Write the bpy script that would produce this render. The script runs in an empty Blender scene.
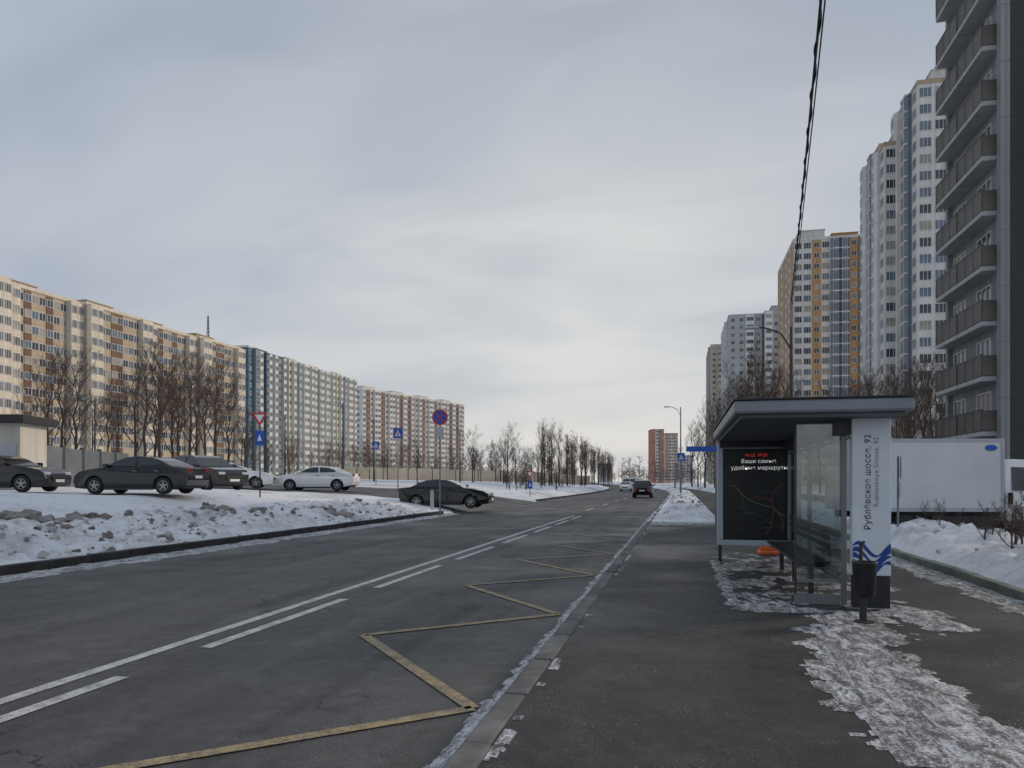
import bpy, math, random, bmesh
from mathutils import Vector, Matrix, noise
random.seed(7)
S=bpy.context.scene
COL=S.collection
YAW=math.radians(12.84); CO=math.cos(YAW); SI=math.sin(YAW)
F=740.0
def W(u,d):
    X=(u-512)/F*d
    return (X*CO-d*SI, X*SI+d*CO)
# ------------------------------------------------------------ materials
def newmat(name):
    m=bpy.data.materials.new(name); m.use_nodes=True
    nt=m.node_tree; b=nt.nodes['Principled BSDF']
    return m,nt,b
def mth(nt,op,a,b=None,c=None):
    n=nt.nodes.new('ShaderNodeMath'); n.operation=op
    for i,x in enumerate((a,b,c)):
        if x is None: continue
        if isinstance(x,(int,float)): n.inputs[i].default_value=x
        else: nt.links.new(x,n.inputs[i])
    return n.outputs[0]
def ramp(nt,fac,stops):
    r=nt.nodes.new('ShaderNodeValToRGB'); e=r.color_ramp.elements
    while len(e)<len(stops): e.new(0.5)
    for i,(p,c) in enumerate(stops):
        e[i].position=p
        e[i].color=(c,c,c,1) if isinstance(c,(int,float)) else (*c,1)
    nt.links.new(fac,r.inputs[0]); return r.outputs[0]
def mixc(nt,fac,a,b,mode='MIX'):
    n=nt.nodes.new('ShaderNodeMix'); n.data_type='RGBA'; n.blend_type=mode
    if isinstance(fac,(int,float)): n.inputs[0].default_value=fac
    else: nt.links.new(fac,n.inputs[0])
    for i,x in ((6,a),(7,b)):
        if isinstance(x,tuple): n.inputs[i].default_value=(*x,1)
        else: nt.links.new(x,n.inputs[i])
    return n.outputs[2]
def ocoord(nt): return nt.nodes.new('ShaderNodeTexCoord').outputs['Object']
def wcoord(nt): return nt.nodes.new('ShaderNodeNewGeometry').outputs['Position']
def noi(nt,co,scale,detail=4,rough=.55,dist=0):
    n=nt.nodes.new('ShaderNodeTexNoise'); n.inputs['Scale'].default_value=scale
    n.inputs['Detail'].default_value=detail; n.inputs['Roughness'].default_value=rough
    n.inputs['Distortion'].default_value=dist
    nt.links.new(co,n.inputs['Vector']); return n.outputs['Fac']
def bump(nt,b,h,strength=.3,dist=.02):
    n=nt.nodes.new('ShaderNodeBump'); n.inputs['Strength'].default_value=strength
    n.inputs['Distance'].default_value=dist
    nt.links.new(h,n.inputs['Height']); nt.links.new(n.outputs[0],b.inputs['Normal'])
def plain(name,c,rough=.6,metal=0,var=.15,scale=6,spec=.5,emit=None,coat=0):
    m,nt,b=newmat(name)
    f=noi(nt,ocoord(nt),scale,5)
    r=ramp(nt,f,[(.3,tuple(x*(1-var) for x in c)),(.7,tuple(min(1,x*(1+var)) for x in c))])
    nt.links.new(r,b.inputs['Base Color'])
    b.inputs['Roughness'].default_value=rough; b.inputs['Metallic'].default_value=metal
    b.inputs['Specular IOR Level'].default_value=spec
    b.inputs['Coat Weight'].default_value=coat
    if emit:
        nt.links.new(r,b.inputs['Emission Color']); b.inputs['Emission Strength'].default_value=emit
    return m
def wallmat(name,c,fh=3.0,pw=3.2,seam=.72,rough=.85,var=.08):
    m,nt,b=newmat(name); co=ocoord(nt)
    sp=nt.nodes.new('ShaderNodeSeparateXYZ'); nt.links.new(co,sp.inputs[0])
    fz=mth(nt,'FRACT',mth(nt,'DIVIDE',sp.outputs[2],fh))
    fx=mth(nt,'FRACT',mth(nt,'DIVIDE',mth(nt,'ADD',sp.outputs[0],mth(nt,'ADD',sp.outputs[1],.37)),pw))
    s=mth(nt,'MAXIMUM',mth(nt,'LESS_THAN',fz,.035),mth(nt,'LESS_THAN',fx,.03))
    f=noi(nt,co,.35,6,.65)
    base=ramp(nt,f,[(.3,tuple(x*(1-var) for x in c)),(.7,tuple(min(1,x*(1+var)) for x in c))])
    mp=nt.nodes.new('ShaderNodeMapping'); mp.inputs['Scale'].default_value=(1.6,1.6,.08); nt.links.new(co,mp.inputs[0])
    st=ramp(nt,noi(nt,mp.outputs[0],1,4),[(.35,.80),(.65,1.05)])
    base=mixc(nt,1.0,base,st,'MULTIPLY')
    col=mixc(nt,s,base,tuple(x*seam for x in c))
    nt.links.new(col,b.inputs['Base Color']); b.inputs['Roughness'].default_value=rough
    return m
def asphalt(name,base=.075,tracks=True):
    m,nt,b=newmat(name); co=wcoord(nt)
    fine=noi(nt,co,110,2,.7); mid=noi(nt,co,7,5,.6); big=noi(nt,co,.35,5,.6,.6)
    c=ramp(nt,fine,[(.3,(base*.5,base*.5,base*.52)),(.62,(base*1.15,base*1.13,base*1.1)),(.78,(base*3,base*3,base*3))])
    c=mixc(nt,1.0,c,ramp(nt,mid,[(.3,.72),(.7,1.2)]),'MULTIPLY')
    c=mixc(nt,1.0,c,ramp(nt,big,[(.32,.5),(.5,1.0),(.68,1.45)]),'MULTIPLY')
    if tracks:
        mp=nt.nodes.new('ShaderNodeMapping'); mp.inputs['Scale'].default_value=(1.0,.03,1); nt.links.new(co,mp.inputs[0])
        tr=ramp(nt,noi(nt,mp.outputs[0],1.3,4,.6),[(.35,.62),(.6,1.3)])
        c=mixc(nt,1.0,c,tr,'MULTIPLY')
    v=nt.nodes.new('ShaderNodeTexVoronoi'); v.feature='DISTANCE_TO_EDGE'; v.inputs['Scale'].default_value=.42
    dn=nt.nodes.new('ShaderNodeTexNoise'); dn.inputs['Scale'].default_value=1.7; dn.inputs['Detail'].default_value=6; nt.links.new(co,dn.inputs['Vector'])
    va=nt.nodes.new('ShaderNodeVectorMath'); va.operation='MULTIPLY_ADD'; va.inputs[1].default_value=(1.3,1.3,0)
    nt.links.new(dn.outputs['Color'],va.inputs[0]); nt.links.new(co,va.inputs[2]); nt.links.new(va.outputs[0],v.inputs['Vector'])
    cr=mth(nt,'LESS_THAN',v.outputs['Distance'],.005)
    gate=mth(nt,'GREATER_THAN',noi(nt,co,.25,2),.53)
    cr=mth(nt,'MULTIPLY',cr,gate)
    c=mixc(nt,cr,c,(base*.3,base*.3,base*.3))
    salt=ramp(nt,noi(nt,co,1.2,8,.8),[(.50,0.0),(.72,.4 if tracks else .2)])
    c=mixc(nt,salt,c,(.20,.20,.205))
    gr=ramp(nt,noi(nt,co,60,2,.6),[(.60,0.0),(.70,.65)])
    gr=mth(nt,'MULTIPLY',gr,ramp(nt,noi(nt,co,.8,4,.7),[(.45,0.0),(.62,1.0)]))
    c=mixc(nt,gr,c,(.42,.43,.45))
    nt.links.new(c,b.inputs['Base Color'])
    rg=ramp(nt,big,[(.35,.45),(.65,.85)]); nt.links.new(rg,b.inputs['Roughness'])
    b.inputs['Specular IOR Level'].default_value=.35
    bump(nt,b,fine,.5,.006)
    return m
def snowmat(name,white=(.84,.86,.90),dirt=.5,grass=0.0,dirtcol=(.10,.09,.08),holes=0):
    m,nt,b=newmat(name); co=wcoord(nt)
    n1=noi(nt,co,.55,8,.68,.5); n2=noi(nt,co,5.5,7,.7); n3=noi(nt,co,45,3,.7)
    s=mth(nt,'ADD',mth(nt,'MULTIPLY',n1,.55),mth(nt,'MULTIPLY',n2,.45))
    lo=.62-.16*dirt
    fac=ramp(nt,s,[(lo-.06,0.0),(lo+.0,.35*dirt+.1),(lo+.1,min(1,.9*dirt+.1))])
    c=mixc(nt,fac,white,(.36,.33,.31))
    fac2=ramp(nt,mth(nt,'ADD',mth(nt,'MULTIPLY',n2,.6),mth(nt,'MULTIPLY',n3,.4)),[(.66-.09*dirt,0.0),(.72-.06*dirt,min(1,.6+.4*dirt))])
    c=mixc(nt,fac2,c,dirtcol)
    if grass>0:
        g=ramp(nt,noi(nt,co,.06,8,.7),[(.52,0.0),(.6,grass)])
        c=mixc(nt,g,c,(.12,.095,.06))
    if holes:
        mp=nt.nodes.new('ShaderNodeMapping'); mp.inputs['Rotation'].default_value=(0,0,.35); mp.inputs['Scale'].default_value=(1.6,.55,1); nt.links.new(co,mp.inputs[0])
        n4=noi(nt,mp.outputs[0],6,10,.82,.8)
        hh=ramp(nt,mth(nt,'ADD',mth(nt,'MULTIPLY',n4,.7),mth(nt,'MULTIPLY',n3,.3)),[(.50-.1*holes,0.0),(.62-.1*holes,.96)])
        c=mixc(nt,hh,c,(.055,.055,.057))
    nt.links.new(c,b.inputs['Base Color']); b.inputs['Roughness'].default_value=.75
    bump(nt,b,mth(nt,'ADD',n2,mth(nt,'MULTIPLY',n3,.4)),.4 if holes else .7,.012 if holes else .08)
    return m
def paintmat(name,c,wear=.5):
    m,nt,b=newmat(name); co=wcoord(nt)
    f=mth(nt,'ADD',mth(nt,'MULTIPLY',noi(nt,co,6,7,.8),.6),mth(nt,'MULTIPLY',noi(nt,co,70,3,.7),.4))
    fac=ramp(nt,f,[(.50-.1*wear,0.0),(.60-.03*wear,.95*min(1,wear+.2))])
    col=mixc(nt,fac,c,(.075,.075,.075))
    nt.links.new(col,b.inputs['Base Color']); b.inputs['Roughness'].default_value=.7
    return m
def glassdark(name,c,rough=.08,spec=.8):
    return plain(name,c,rough,0,.35,.25,spec)
M={}
M['asph']=asphalt('road_asphalt',.072)
M['pave']=asphalt('pavement_asphalt',.040,False)
M['snow']=snowmat('snow_ground',dirt=.38,grass=.5)
M['snowd']=snowmat('snow_dirty',(.86,.87,.90),dirt=.62)
M['snowp']=snowmat('snow_patch',(.68,.70,.74),dirt=.5,holes=.85)
M['snowg']=snowmat('snow_gutter',(.62,.64,.67),dirt=.6,holes=.5)
M['chunk']=snowmat('dirty_ice',(.68,.67,.67),dirt=.85,dirtcol=(.12,.10,.085))
M['chunkd']=snowmat('dark_ice',(.11,.085,.065),dirt=1.0,dirtcol=(.030,.023,.018))
M['white']=paintmat('white_marking',(.60,.60,.58),.5)
M['yellow']=paintmat('yellow_marking',(.42,.32,.17),.72)
M['kerb']=plain('kerb_stone',(.13,.13,.13),.9,0,.45,3)
M['kerbd']=plain('kerb_dark',(.04,.037,.035),.9,0,.4,3)
M['kerbg']=plain('kerb_green',(.15,.18,.15),.9,0,.4,2)
M['bark']=plain('bark',(.065,.05,.042),.95,0,.3,8)
M['twig']=plain('twig',(.095,.067,.053),.95,0,.3,3)
M['metal']=plain('grey_metal',(.22,.23,.25),.45,.6,.1,4)
M['metald']=plain('dark_metal',(.05,.053,.06),.5,.4,.15,4)
M['black']=plain('black_plastic',(.02,.02,.022),.5,0,.2,5)
M['rubber']=plain('rubber',(.02,.02,.02),.85,0,.3,9)
M['rim']=plain('alloy',(.35,.36,.38),.35,.8,.1,5)
M['whitep']=plain('white_panel',(.66,.72,.79),.45,0,.05,2)
M['greyp']=plain('grey_panel',(.42,.45,.48),.5,.2,.08,2)
M['carglass']=glassdark('car_glass',(.02,.025,.03),.05)
M['g0']=glassdark('window_dark',(.05,.06,.075),.1,.6)
M['g1']=glassdark('window_blue',(.12,.16,.21),.12,.6)
M['g2']=glassdark('window_curtain',(.30,.28,.25),.3,.4)
M['gb']=glassdark('window_deep_blue',(.07,.10,.15),.06,.8)
M['frame']=plain('window_frame',(.55,.55,.54),.6,0,.05,1)
M['red']=plain('sign_red',(.55,.03,.03),.5,0,.05,3)
M['blue']=plain('sign_blue',(.02,.09,.45),.5,0,.05,3)
M['signw']=plain('sign_white',(.8,.8,.8),.5,0,.03,3)
M['cable']=plain('cable',(.01,.01,.012),.7,0,.1,1)
m,nt,b=newmat('shelter_glass'); nt.nodes.remove(b)
tr=nt.nodes.new('ShaderNodeBsdfTransparent'); tr.inputs[0].default_value=(.74,.79,.79,1)
gl=nt.nodes.new('ShaderNodeBsdfGlossy'); gl.inputs['Roughness'].default_value=.06
mx=nt.nodes.new('ShaderNodeMixShader')
fz=ramp(nt,noi(nt,ocoord(nt),1.5,6,.7),[(.3,.06),(.75,.2)]); nt.links.new(fz,mx.inputs[0])
nt.links.new(tr.outputs[0],mx.inputs[1]); nt.links.new(gl.outputs[0],mx.inputs[2])
nt.links.new(mx.outputs[0],nt.nodes['Material Output'].inputs[0]); M['glass']=m
# ------------------------------------------------------------ mesh builder
class MB:
    def __init__(s): s.v=[];s.f=[];s.m=[]
    def add(s,vs,fs,mi=0):
        o=len(s.v); s.v+= [tuple(p) for p in vs]
        for f in fs: s.f.append([o+i for i in f]); s.m.append(mi)
    def box(s,x0,x1,y0,y1,z0,z1,mi=0,T=None):
        vs=[(x,y,z) for z in (z0,z1) for y in (y0,y1) for x in (x0,x1)]
        if T: vs=[T(p) for p in vs]
        s.add(vs,[(0,2,3,1),(4,5,7,6),(0,1,5,4),(2,6,7,3),(0,4,6,2),(1,3,7,5)],mi)
    def tube(s,p0,p1,r0,r1,n=6,mi=0,caps=True):
        p0=Vector(p0);p1=Vector(p1);d=(p1-p0)
        if d.length<1e-6: return
        d.normalize(); a=d.orthogonal().normalized(); b=d.cross(a)
        vs=[]
        for p,r in ((p0,r0),(p1,r1)):
            for i in range(n):
                t=2*math.pi*i/n; vs.append(p+a*math.cos(t)*r+b*math.sin(t)*r)
        fs=[(i,(i+1)%n,n+(i+1)%n,n+i) for i in range(n)]
        if caps: fs+=[tuple(range(n-1,-1,-1)),tuple(range(n,2*n))]
        s.add(vs,fs,mi)
    def poly(s,vs,mi=0): s.add(vs,[tuple(range(len(vs)))],mi)
    def obj(s,name,mats,parent=None,o=(0,0,0),loc=(0,0,0),rz=0,bevel=0,smooth=False,segs=2):
        me=bpy.data.meshes.new(name); me.from_pydata([(p[0]-o[0],p[1]-o[1],p[2]-o[2]) for p in s.v],[],s.f)
        for k in mats: me.materials.append(M[k] if isinstance(k,str) else k)
        me.polygons.foreach_set('material_index',s.m)
        if smooth: me.polygons.foreach_set('use_smooth',[True]*len(me.polygons))
        me.update()
        ob=bpy.data.objects.new(name,me); COL.objects.link(ob)
        ob.location=loc; ob.rotation_euler=(0,0,rz)
        if parent: ob.parent=parent
        if bevel:
            bm=ob.modifiers.new('bevel','BEVEL'); bm.width=bevel; bm.segments=segs; bm.limit_method='ANGLE'; bm.angle_limit=math.radians(25)
        return ob
def empty(name,loc,rz=0,label=None,cat=None,group=None,parent=None):
    e=bpy.data.objects.new(name,None); e.empty_display_size=.2; COL.objects.link(e)
    e.location=loc; e.rotation_euler=(0,0,rz)
    if label: e['label']=label
    if cat: e['category']=cat
    if group: e['group']=group
    if parent: e.parent=parent
    return e
def tag(o,label=None,cat=None,group=None,kind=None):
    if label:o['label']=label
    if cat:o['category']=cat
    if group:o['group']=group
    if kind:o['kind']=kind
    return o
def clone(root,loc,rz,label=None,group=None,scale=None):
    def rec(o,par):
        n=o.copy(); COL.objects.link(n)
        if par: n.parent=par
        for c in list(o.children): rec(c,n)
        return n
    n=rec(root,None); n.location=loc; n.rotation_euler=(0,0,rz)
    if scale: n.scale=scale
    if label: n['label']=label
    if group: n['group']=group
    return n
def textmesh(name,body,size,mat,parent,loc,rot,align='LEFT',maxw=None):
    cu=bpy.data.curves.new(name,'FONT'); cu.body=body; cu.size=size; cu.align_x=align; cu.extrude=.001; cu.space_character=1.06
    t=bpy.data.objects.new(name,cu); COL.objects.link(t)
    bpy.context.view_layer.update()
    dg=bpy.context.evaluated_depsgraph_get()
    me=bpy.data.meshes.new_from_object(t.evaluated_get(dg)); bpy.data.objects.remove(t)
    if maxw:
        xs_=[v.co.x for v in me.vertices]; k=maxw/(max(xs_)-min(xs_))
        for v in me.vertices: v.co.x*=k; v.co.y*=k
    me.materials.clear(); me.materials.append(M[mat])
    o=bpy.data.objects.new(name,me); COL.objects.link(o); o.parent=parent; o.location=loc; o.rotation_euler=rot
    return o
# ------------------------------------------------------------ terrain
def sm(a,b,x):
    t=max(0,min(1,(x-a)/(b-a))); return t*t*(3-2*t)
def bend(y):
    if y<80: return 0.
    if y<200: return -.0006*(y-80)**2
    return -.0006*14400-.144*(y-200)
def fr(x,y,s,o=4,z=0): return noise.fractal(Vector((x*s,y*s,z)),.8,2.1,o)
def G(xp,y):
    if xp<=-10.95:
        d=-11-xp
        junc=sm(32.5,36,y)*(1-sm(54,59,y))
        far=sm(54,62,y)
        bank=(.50+.07*math.sin(y*.7))*sm(.15,3.4,d)+.52*sm(5,10,d)
        bank=bank*(1-far)+far*(.45*sm(.1,2.5,d)+.6*sm(5,16,d))
        rampz=1.12*(1-math.exp(-max(0,d)/4.6))
        z=.1*sm(-.05,.1,d)*(1-junc)+bank*(1-junc)+rampz*junc
        if d>10: z+=.10*sm(10,16,d)
        z+=min(4.,.02*max(0,d-16))
        rough=sm(0.1,1.0,d)*(1-sm(4.5,7.0,d))*(1-junc)*(1-.5*far)
        z+=rough*(.17*fr(xp,y,.8)+.15*fr(xp,y,2.4,6,5))+.03*fr(xp,y,.6)*sm(.1,3,d)
        return z
    if xp<-1.2: return -.06
    if xp<-1.0: return .06 if y<27 else .14
    z=.06
    if y>27 and xp<1.45:
        w=sm(27,29,y)*sm(-1.05,-.3,xp)*(1-sm(.9,1.45,xp))
        z+=w*(.26+.20*fr(xp,y,1.1)+.10*fr(xp,y,4))+.06
    if xp>4.25:
        e=xp-4.25
        w=sm(0,.8,e)*(1-.6*sm(2.0,3.2,e))
        z=.12+w*(.36+.22*fr(xp,y,.9)+.10*fr(xp,y,3.0,5))
        z=z*(1-sm(3,4,e))+.10*sm(3,4,e)
        if e>12: z+=.02*fr(xp,y,.2)
    return z
def Gw(x,y): return G(x-bend(y),y)
def axis(segs):
    out=[]
    for a,b,st in segs:
        n=max(1,round((b-a)/st)); out+=[a+(b-a)*i/n for i in range(n)]
    out.append(segs[-1][1]); return out
xs=axis([(-2500,-600,380),(-600,-150,50),(-150,-40,6),(-40,-22,1),(-22,-17,.4),(-17,-11.15,.10),(-11.15,-10.95,.2),(-10.95,-10.9,.05),(-10.9,-1.25,2.4),(-1.25,-1.19,.06),(-1.19,-.99,.2),(-.99,1.5,.22),(1.5,4.2,.9),(4.2,4.26,.06),(4.26,8.3,.12),(8.3,20,1.2),(20,60,5),(60,400,50),(400,2500,420)])
ys=axis([(-60,2,6),(2,8,1),(8,36,.11),(36,62,.25),(62,100,.8),(100,200,3),(200,420,10),(420,1000,50),(1000,3500,400)])
mb=MB()
for y in ys:
    for x in xs: mb.v.append((x+bend(y),y,G(x,y)))
nx=len(xs)
for j in range(len(ys)-1):
    for i in range(nx-1):
        a=j*nx+i; mb.f.append((a,a+1,a+nx+1,a+nx)); mb.m.append(1 if (xs[i]<-10.9 and xs[i]>-16.2 and ys[j]<34) else 0)
g=mb.obj('ground',['snow','snowd'],smooth=True); tag(g,'snow covered ground rising beside the road',kind='structure')
def strip(name,x0,x1,y0,y1,z,mat,n=None,st=2.0,label=None):
    mb=MB(); n=max(1,int((y1-y0)/st))
    for i in range(n+1):
        y=y0+(y1-y0)*i/n; b=bend(y)
        mb.v.append((x0+b,y,z)); mb.v.append((x1+b,y,z))
    for i in range(n): mb.f.append((2*i,2*i+1,2*i+3,2*i+2)); mb.m.append(0)
    o=mb.obj(name,[mat]); tag(o,label,kind='structure'); return o
strip('road',-10.97,-1.2,-20,900,0,'asph',label='dark winter asphalt road with salt stains')
strip('pavement',-1.04,4.12,-20,27.2,.12,'pave',label='dark asphalt pavement at the bus stop')
strip('footpath',1.45,4.12,27.2,260,.12,'pave',label='asphalt footpath behind snowy verge')
strip('driveway',7.6,14,-10,120,.125,'pave',label='service driveway beside the flats')
mb=MB()
XS=[-10.95-i*.5 for i in range(0,60)]
for x in XS:
    d=-11-x; w=max(0,2.5-d)**2*.45 if d<2.5 else 0
    for k in range(15):
        y=38-w+(15+2*w)*k/14
        mb.v.append((x,y,max(Gw(x,y)+.02,.004)))
for i in range(len(XS)-1):
    for k in range(14):
        a=i*15+k; mb.f.append((a,a+1,a+16,a+15)); mb.m.append(0)
side=mb.obj('side_road',['asph'],smooth=True); tag(side,'wet side road joining the street between snow banks',kind='structure')
def kerb(name,x0,x1,y0,y1,z1,mat,lab,stone=1.0):
    mb=MB(); y=y0
    while y<y1:
        e=min(y+stone,y1); b=bend(y); b2=bend(e); j=random.uniform(-.008,.008)
        g_=.012
        vs=[(x0+b+j,y+g_,-.05),(x1+b+j,y+g_,-.05),(x0+b2+j,e,-.05),(x1+b2+j,e,-.05),(x0+b+j,y+g_,z1+j),(x1+b+j,y+g_,z1+j),(x0+b2+j,e,z1+j),(x1+b2+j,e,z1+j)]
        mb.add(vs,[(0,2,3,1),(4,5,7,6),(0,1,5,4),(2,6,7,3),(0,4,6,2),(1,3,7,5)]); y=e
    o=mb.obj(name,[mat],bevel=.02); tag(o,lab,kind='structure')
kerb('kerb',-1.2,-1.03,-10,120,.135,'kerb','grey concrete kerb along the pavement')
kerb('kerb',-11.12,-10.95,0,33.5,.19,'kerbd','dark dirty kerb below the snow bank')
kerb('kerb',-11.12,-10.95,57,160,.15,'kerbd','dark kerb beyond the side road')
kerb('kerb',4.1,4.25,-10,60,.24,'kerbg','greenish kerb of the snowy lawn')
def mark(pts,w,mat,name='road_marking',z=.005,label=None):
    mb=MB()
    for a,b_ in pts:
        a=Vector(a);b_=Vector(b_);d=(b_-a).normalized();n=Vector((-d.y,d.x))*w/2
        L=(b_-a).length; k=max(1,int(L/4))
        for i in range(k):
            p=a+(b_-a)*i/k; q=a+(b_-a)*(i+1)/k
            bp=bend(p.y); bq=bend(q.y)
            mb.poly([(p.x-n.x+bp,p.y-n.y,z),(q.x-n.x+bq,q.y-n.y,z),(q.x+n.x+bq,q.y+n.y,z),(p.x+n.x+bp,p.y+n.y,z)])
    o=mb.obj(name,[mat]); tag(o,label,kind='structure')
mark([((-4.8,-5),(-4.8,34))],.13,'white',label='solid white centre line')
mark([((-4.44,-1.9+4.08*i),(-4.44,1.1+4.08*i)) for i in range(9)],.13,'white',label='dashed white lane line')
mark([((-5.0,40+9*i),(-5.0,43.5+9*i)) for i in range(16)],.13,'white',label='dashed white centre line')
zz=[]
for i in range(6):
    a=(-1.42,1.25+3.75*i); c=(-3.2,3.38+3.75*i); e=(-1.42,5.0+3.75*i)
    zz+= [(a,c),(c,e)]
mark(zz,.11,'yellow',z=.009,label='worn yellow zigzag bus stop marking')
def snowgrid(name,x0,x1,y0,y1,st,hf,base,lab,mat='snowp'):
    mb=MB(); nx=int((x1-x0)/st); ny=int((y1-y0)/st); keep={}
    H={}
    for j in range(ny+1):
        for i in range(nx+1):
            x=x0+st*i;y=y0+st*j; H[i,j]=hf(x,y)
    def vid(i,j):
        if (i,j) not in keep:
            x=x0+st*i;y=y0+st*j
            keep[i,j]=len(mb.v); mb.v.append((x,y,base+max(-.006,H[i,j])))
        return keep[i,j]
    for j in range(ny):
        for i in range(nx):
            if max(H[i,j],H[i+1,j],H[i,j+1],H[i+1,j+1])>0:
                mb.f.append((vid(i,j),vid(i+1,j),vid(i+1,j+1),vid(i,j+1))); mb.m.append(0)
    o=mb.obj(name,[mat],smooth=True); tag(o,lab,kind='structure')
def hp(x,y):
    m=0
    cx=1.66+.25*math.sin(y*.8); m=max(m,(1-abs(x-cx)/(.66))*sm(3.2,4.2,y)*(1-sm(8.6,9.2,y))*1.0)
    m=max(m,(1-abs(x-2.6)/.5)*sm(7.6,8.4,y)*(1-sm(9.2,10,y))*.8)
    m=max(m,sm(3.35,4.05,x)*sm(6,8,y)*.95)
    m=max(m,sm(.45,.75,x)*(1-sm(2.4,2.9,x))*sm(8.7,9.1,y)*(1-sm(15,17,y))*.36)
    m=max(m,(1-abs(y-8.95)/.22)*sm(.5,.7,x)*(1-sm(2.6,2.9,x))*.85)
    m=max(m,(1-abs(x-.62)/.14)*sm(9,9.3,y)*(1-sm(14,15,y))*.8)
    m=max(m,sm(2.5,2.7,x)*(1-sm(2.75,3.0,x))*sm(10,12,y)*.85)
    m=max(m,(1-abs(x+1.0)/.10)*.34)
    m=max(m,sm(1.0,2.2,x)*sm(16,18,y)*.55)
    m=max(m,sm(24,27,y)*.7)
    if m<.12: return -1
    n=.5+.65*fr(x,y,1.5,5)+.45*fr(x*1.3,y*.7,5,5,3)+.12*noise.noise(Vector((x*22,y*22,1)))
    return (m+n*.5-.66)*.016
snowgrid('snow',-1.02,4.1,3,20,.03,hp,.124,'thin patchy snow trodden into the pavement')
snowgrid('snow',-1.02,4.1,20.01,27.2,.09,hp,.124,'thin patchy snow trodden into the pavement')
def hr(x,y):
    n=.6*fr(x,y,1.3,5)+.6*fr(x,y,6,4,3)+.3*noise.noise(Vector((x*25,y*25,1)))
    m=(1-abs(x+1.27)/.16)
    return (m+n*.5-.48)*.03
snowgrid('snow',-1.52,-1.2,2,40,.035,hr,.004,'line of frozen snow in the gutter','snowg')
def hl(x,y):
    n=.6*fr(x,y,.9,5)+.6*fr(x,y,5,4,3)
    m=(1-abs(x+10.85)/.6)
    return (m+n*.5-.30)*.06
snowgrid('snow',-10.94,-10.2,2,34,.07,hl,.004,'snow line along the dark kerb','snowg')
def lump(mb,c,r,mi,seed):
    bm=bmesh.new(); bmesh.ops.create_icosphere(bm,subdivisions=2,radius=1)
    sx,sy,sz=r*random.uniform(.7,1.4),r*random.uniform(.7,1.3),r*random.uniform(.5,.95)
    vs=[]
    for v in bm.verts:
        k=1+.6*noise.noise(v.co*1.4+Vector((seed,0,0)))+.4*noise.noise(v.co*3.5+Vector((0,seed,0)))
        vs.append((c[0]+v.co.x*sx*k,c[1]+v.co.y*sy*k,c[2]+v.co.z*sz*k))
    mb.add(vs,[[v.index for v in f.verts] for f in bm.faces],mi); bm.free()
mb=MB()
for i in range(1300):
    y=random.uniform(9,33.5); d=abs(random.gauss(2.2,1.4))+.2; x=-11-d
    cl=noise.noise(Vector((x*.5,y*.35,7)))
    if cl<-.05: continue
    r=random.choice([.02,.025,.03,.04,.05,.07,.10])
    lump(mb,(x,y,G(x,y)+r*.05),r,0 if random.random()<.6 else 1,i*3.1)
for u,dd,r in ((30,19,.28),(62,19,.32),(48,18.4,.20),(92,20,.24),(12,19,.25),(20,18.2,.18),(75,19.6,.18),(210,23,.26),(232,23.5,.26),(222,23,.2),(245,24,.15),(265,25,.15),(335,28,.32),(326,28.3,.2),(182,22,.15),(120,20.5,.14),(290,26,.12),(5,17,.14),(60,17,.12)):
    x,y=W(u,dd)
    for q in range(4):
        xx=x+random.uniform(-.3,.3); yy=y+random.uniform(-.3,.3); rq=r*random.uniform(.4,.95)
        lump(mb,(xx,yy,G(xx,yy)+rq*.3),rq,1,u+q*3)
for i in range(130):
    y=random.uniform(27.5,60); x=random.uniform(-.6,1.1); r=random.choice([.04,.06,.1])
    lump(mb,(x,y,G(x,y)+r*.2),r,random.choice([0,0,1]),i*1.7+900)
for i in range(60):
    y=random.uniform(8,30); x=random.uniform(4.6,6.8); r=random.choice([.03,.05,.07])
    lump(mb,(x,y,G(x,y)+r*.2),r,0,i*1.7+300)
tag(mb.obj('snow_chunks',['chunk','chunkd'],smooth=False),'dirty frozen lumps on the ploughed snow bank','snow',kind='stuff')
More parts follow.
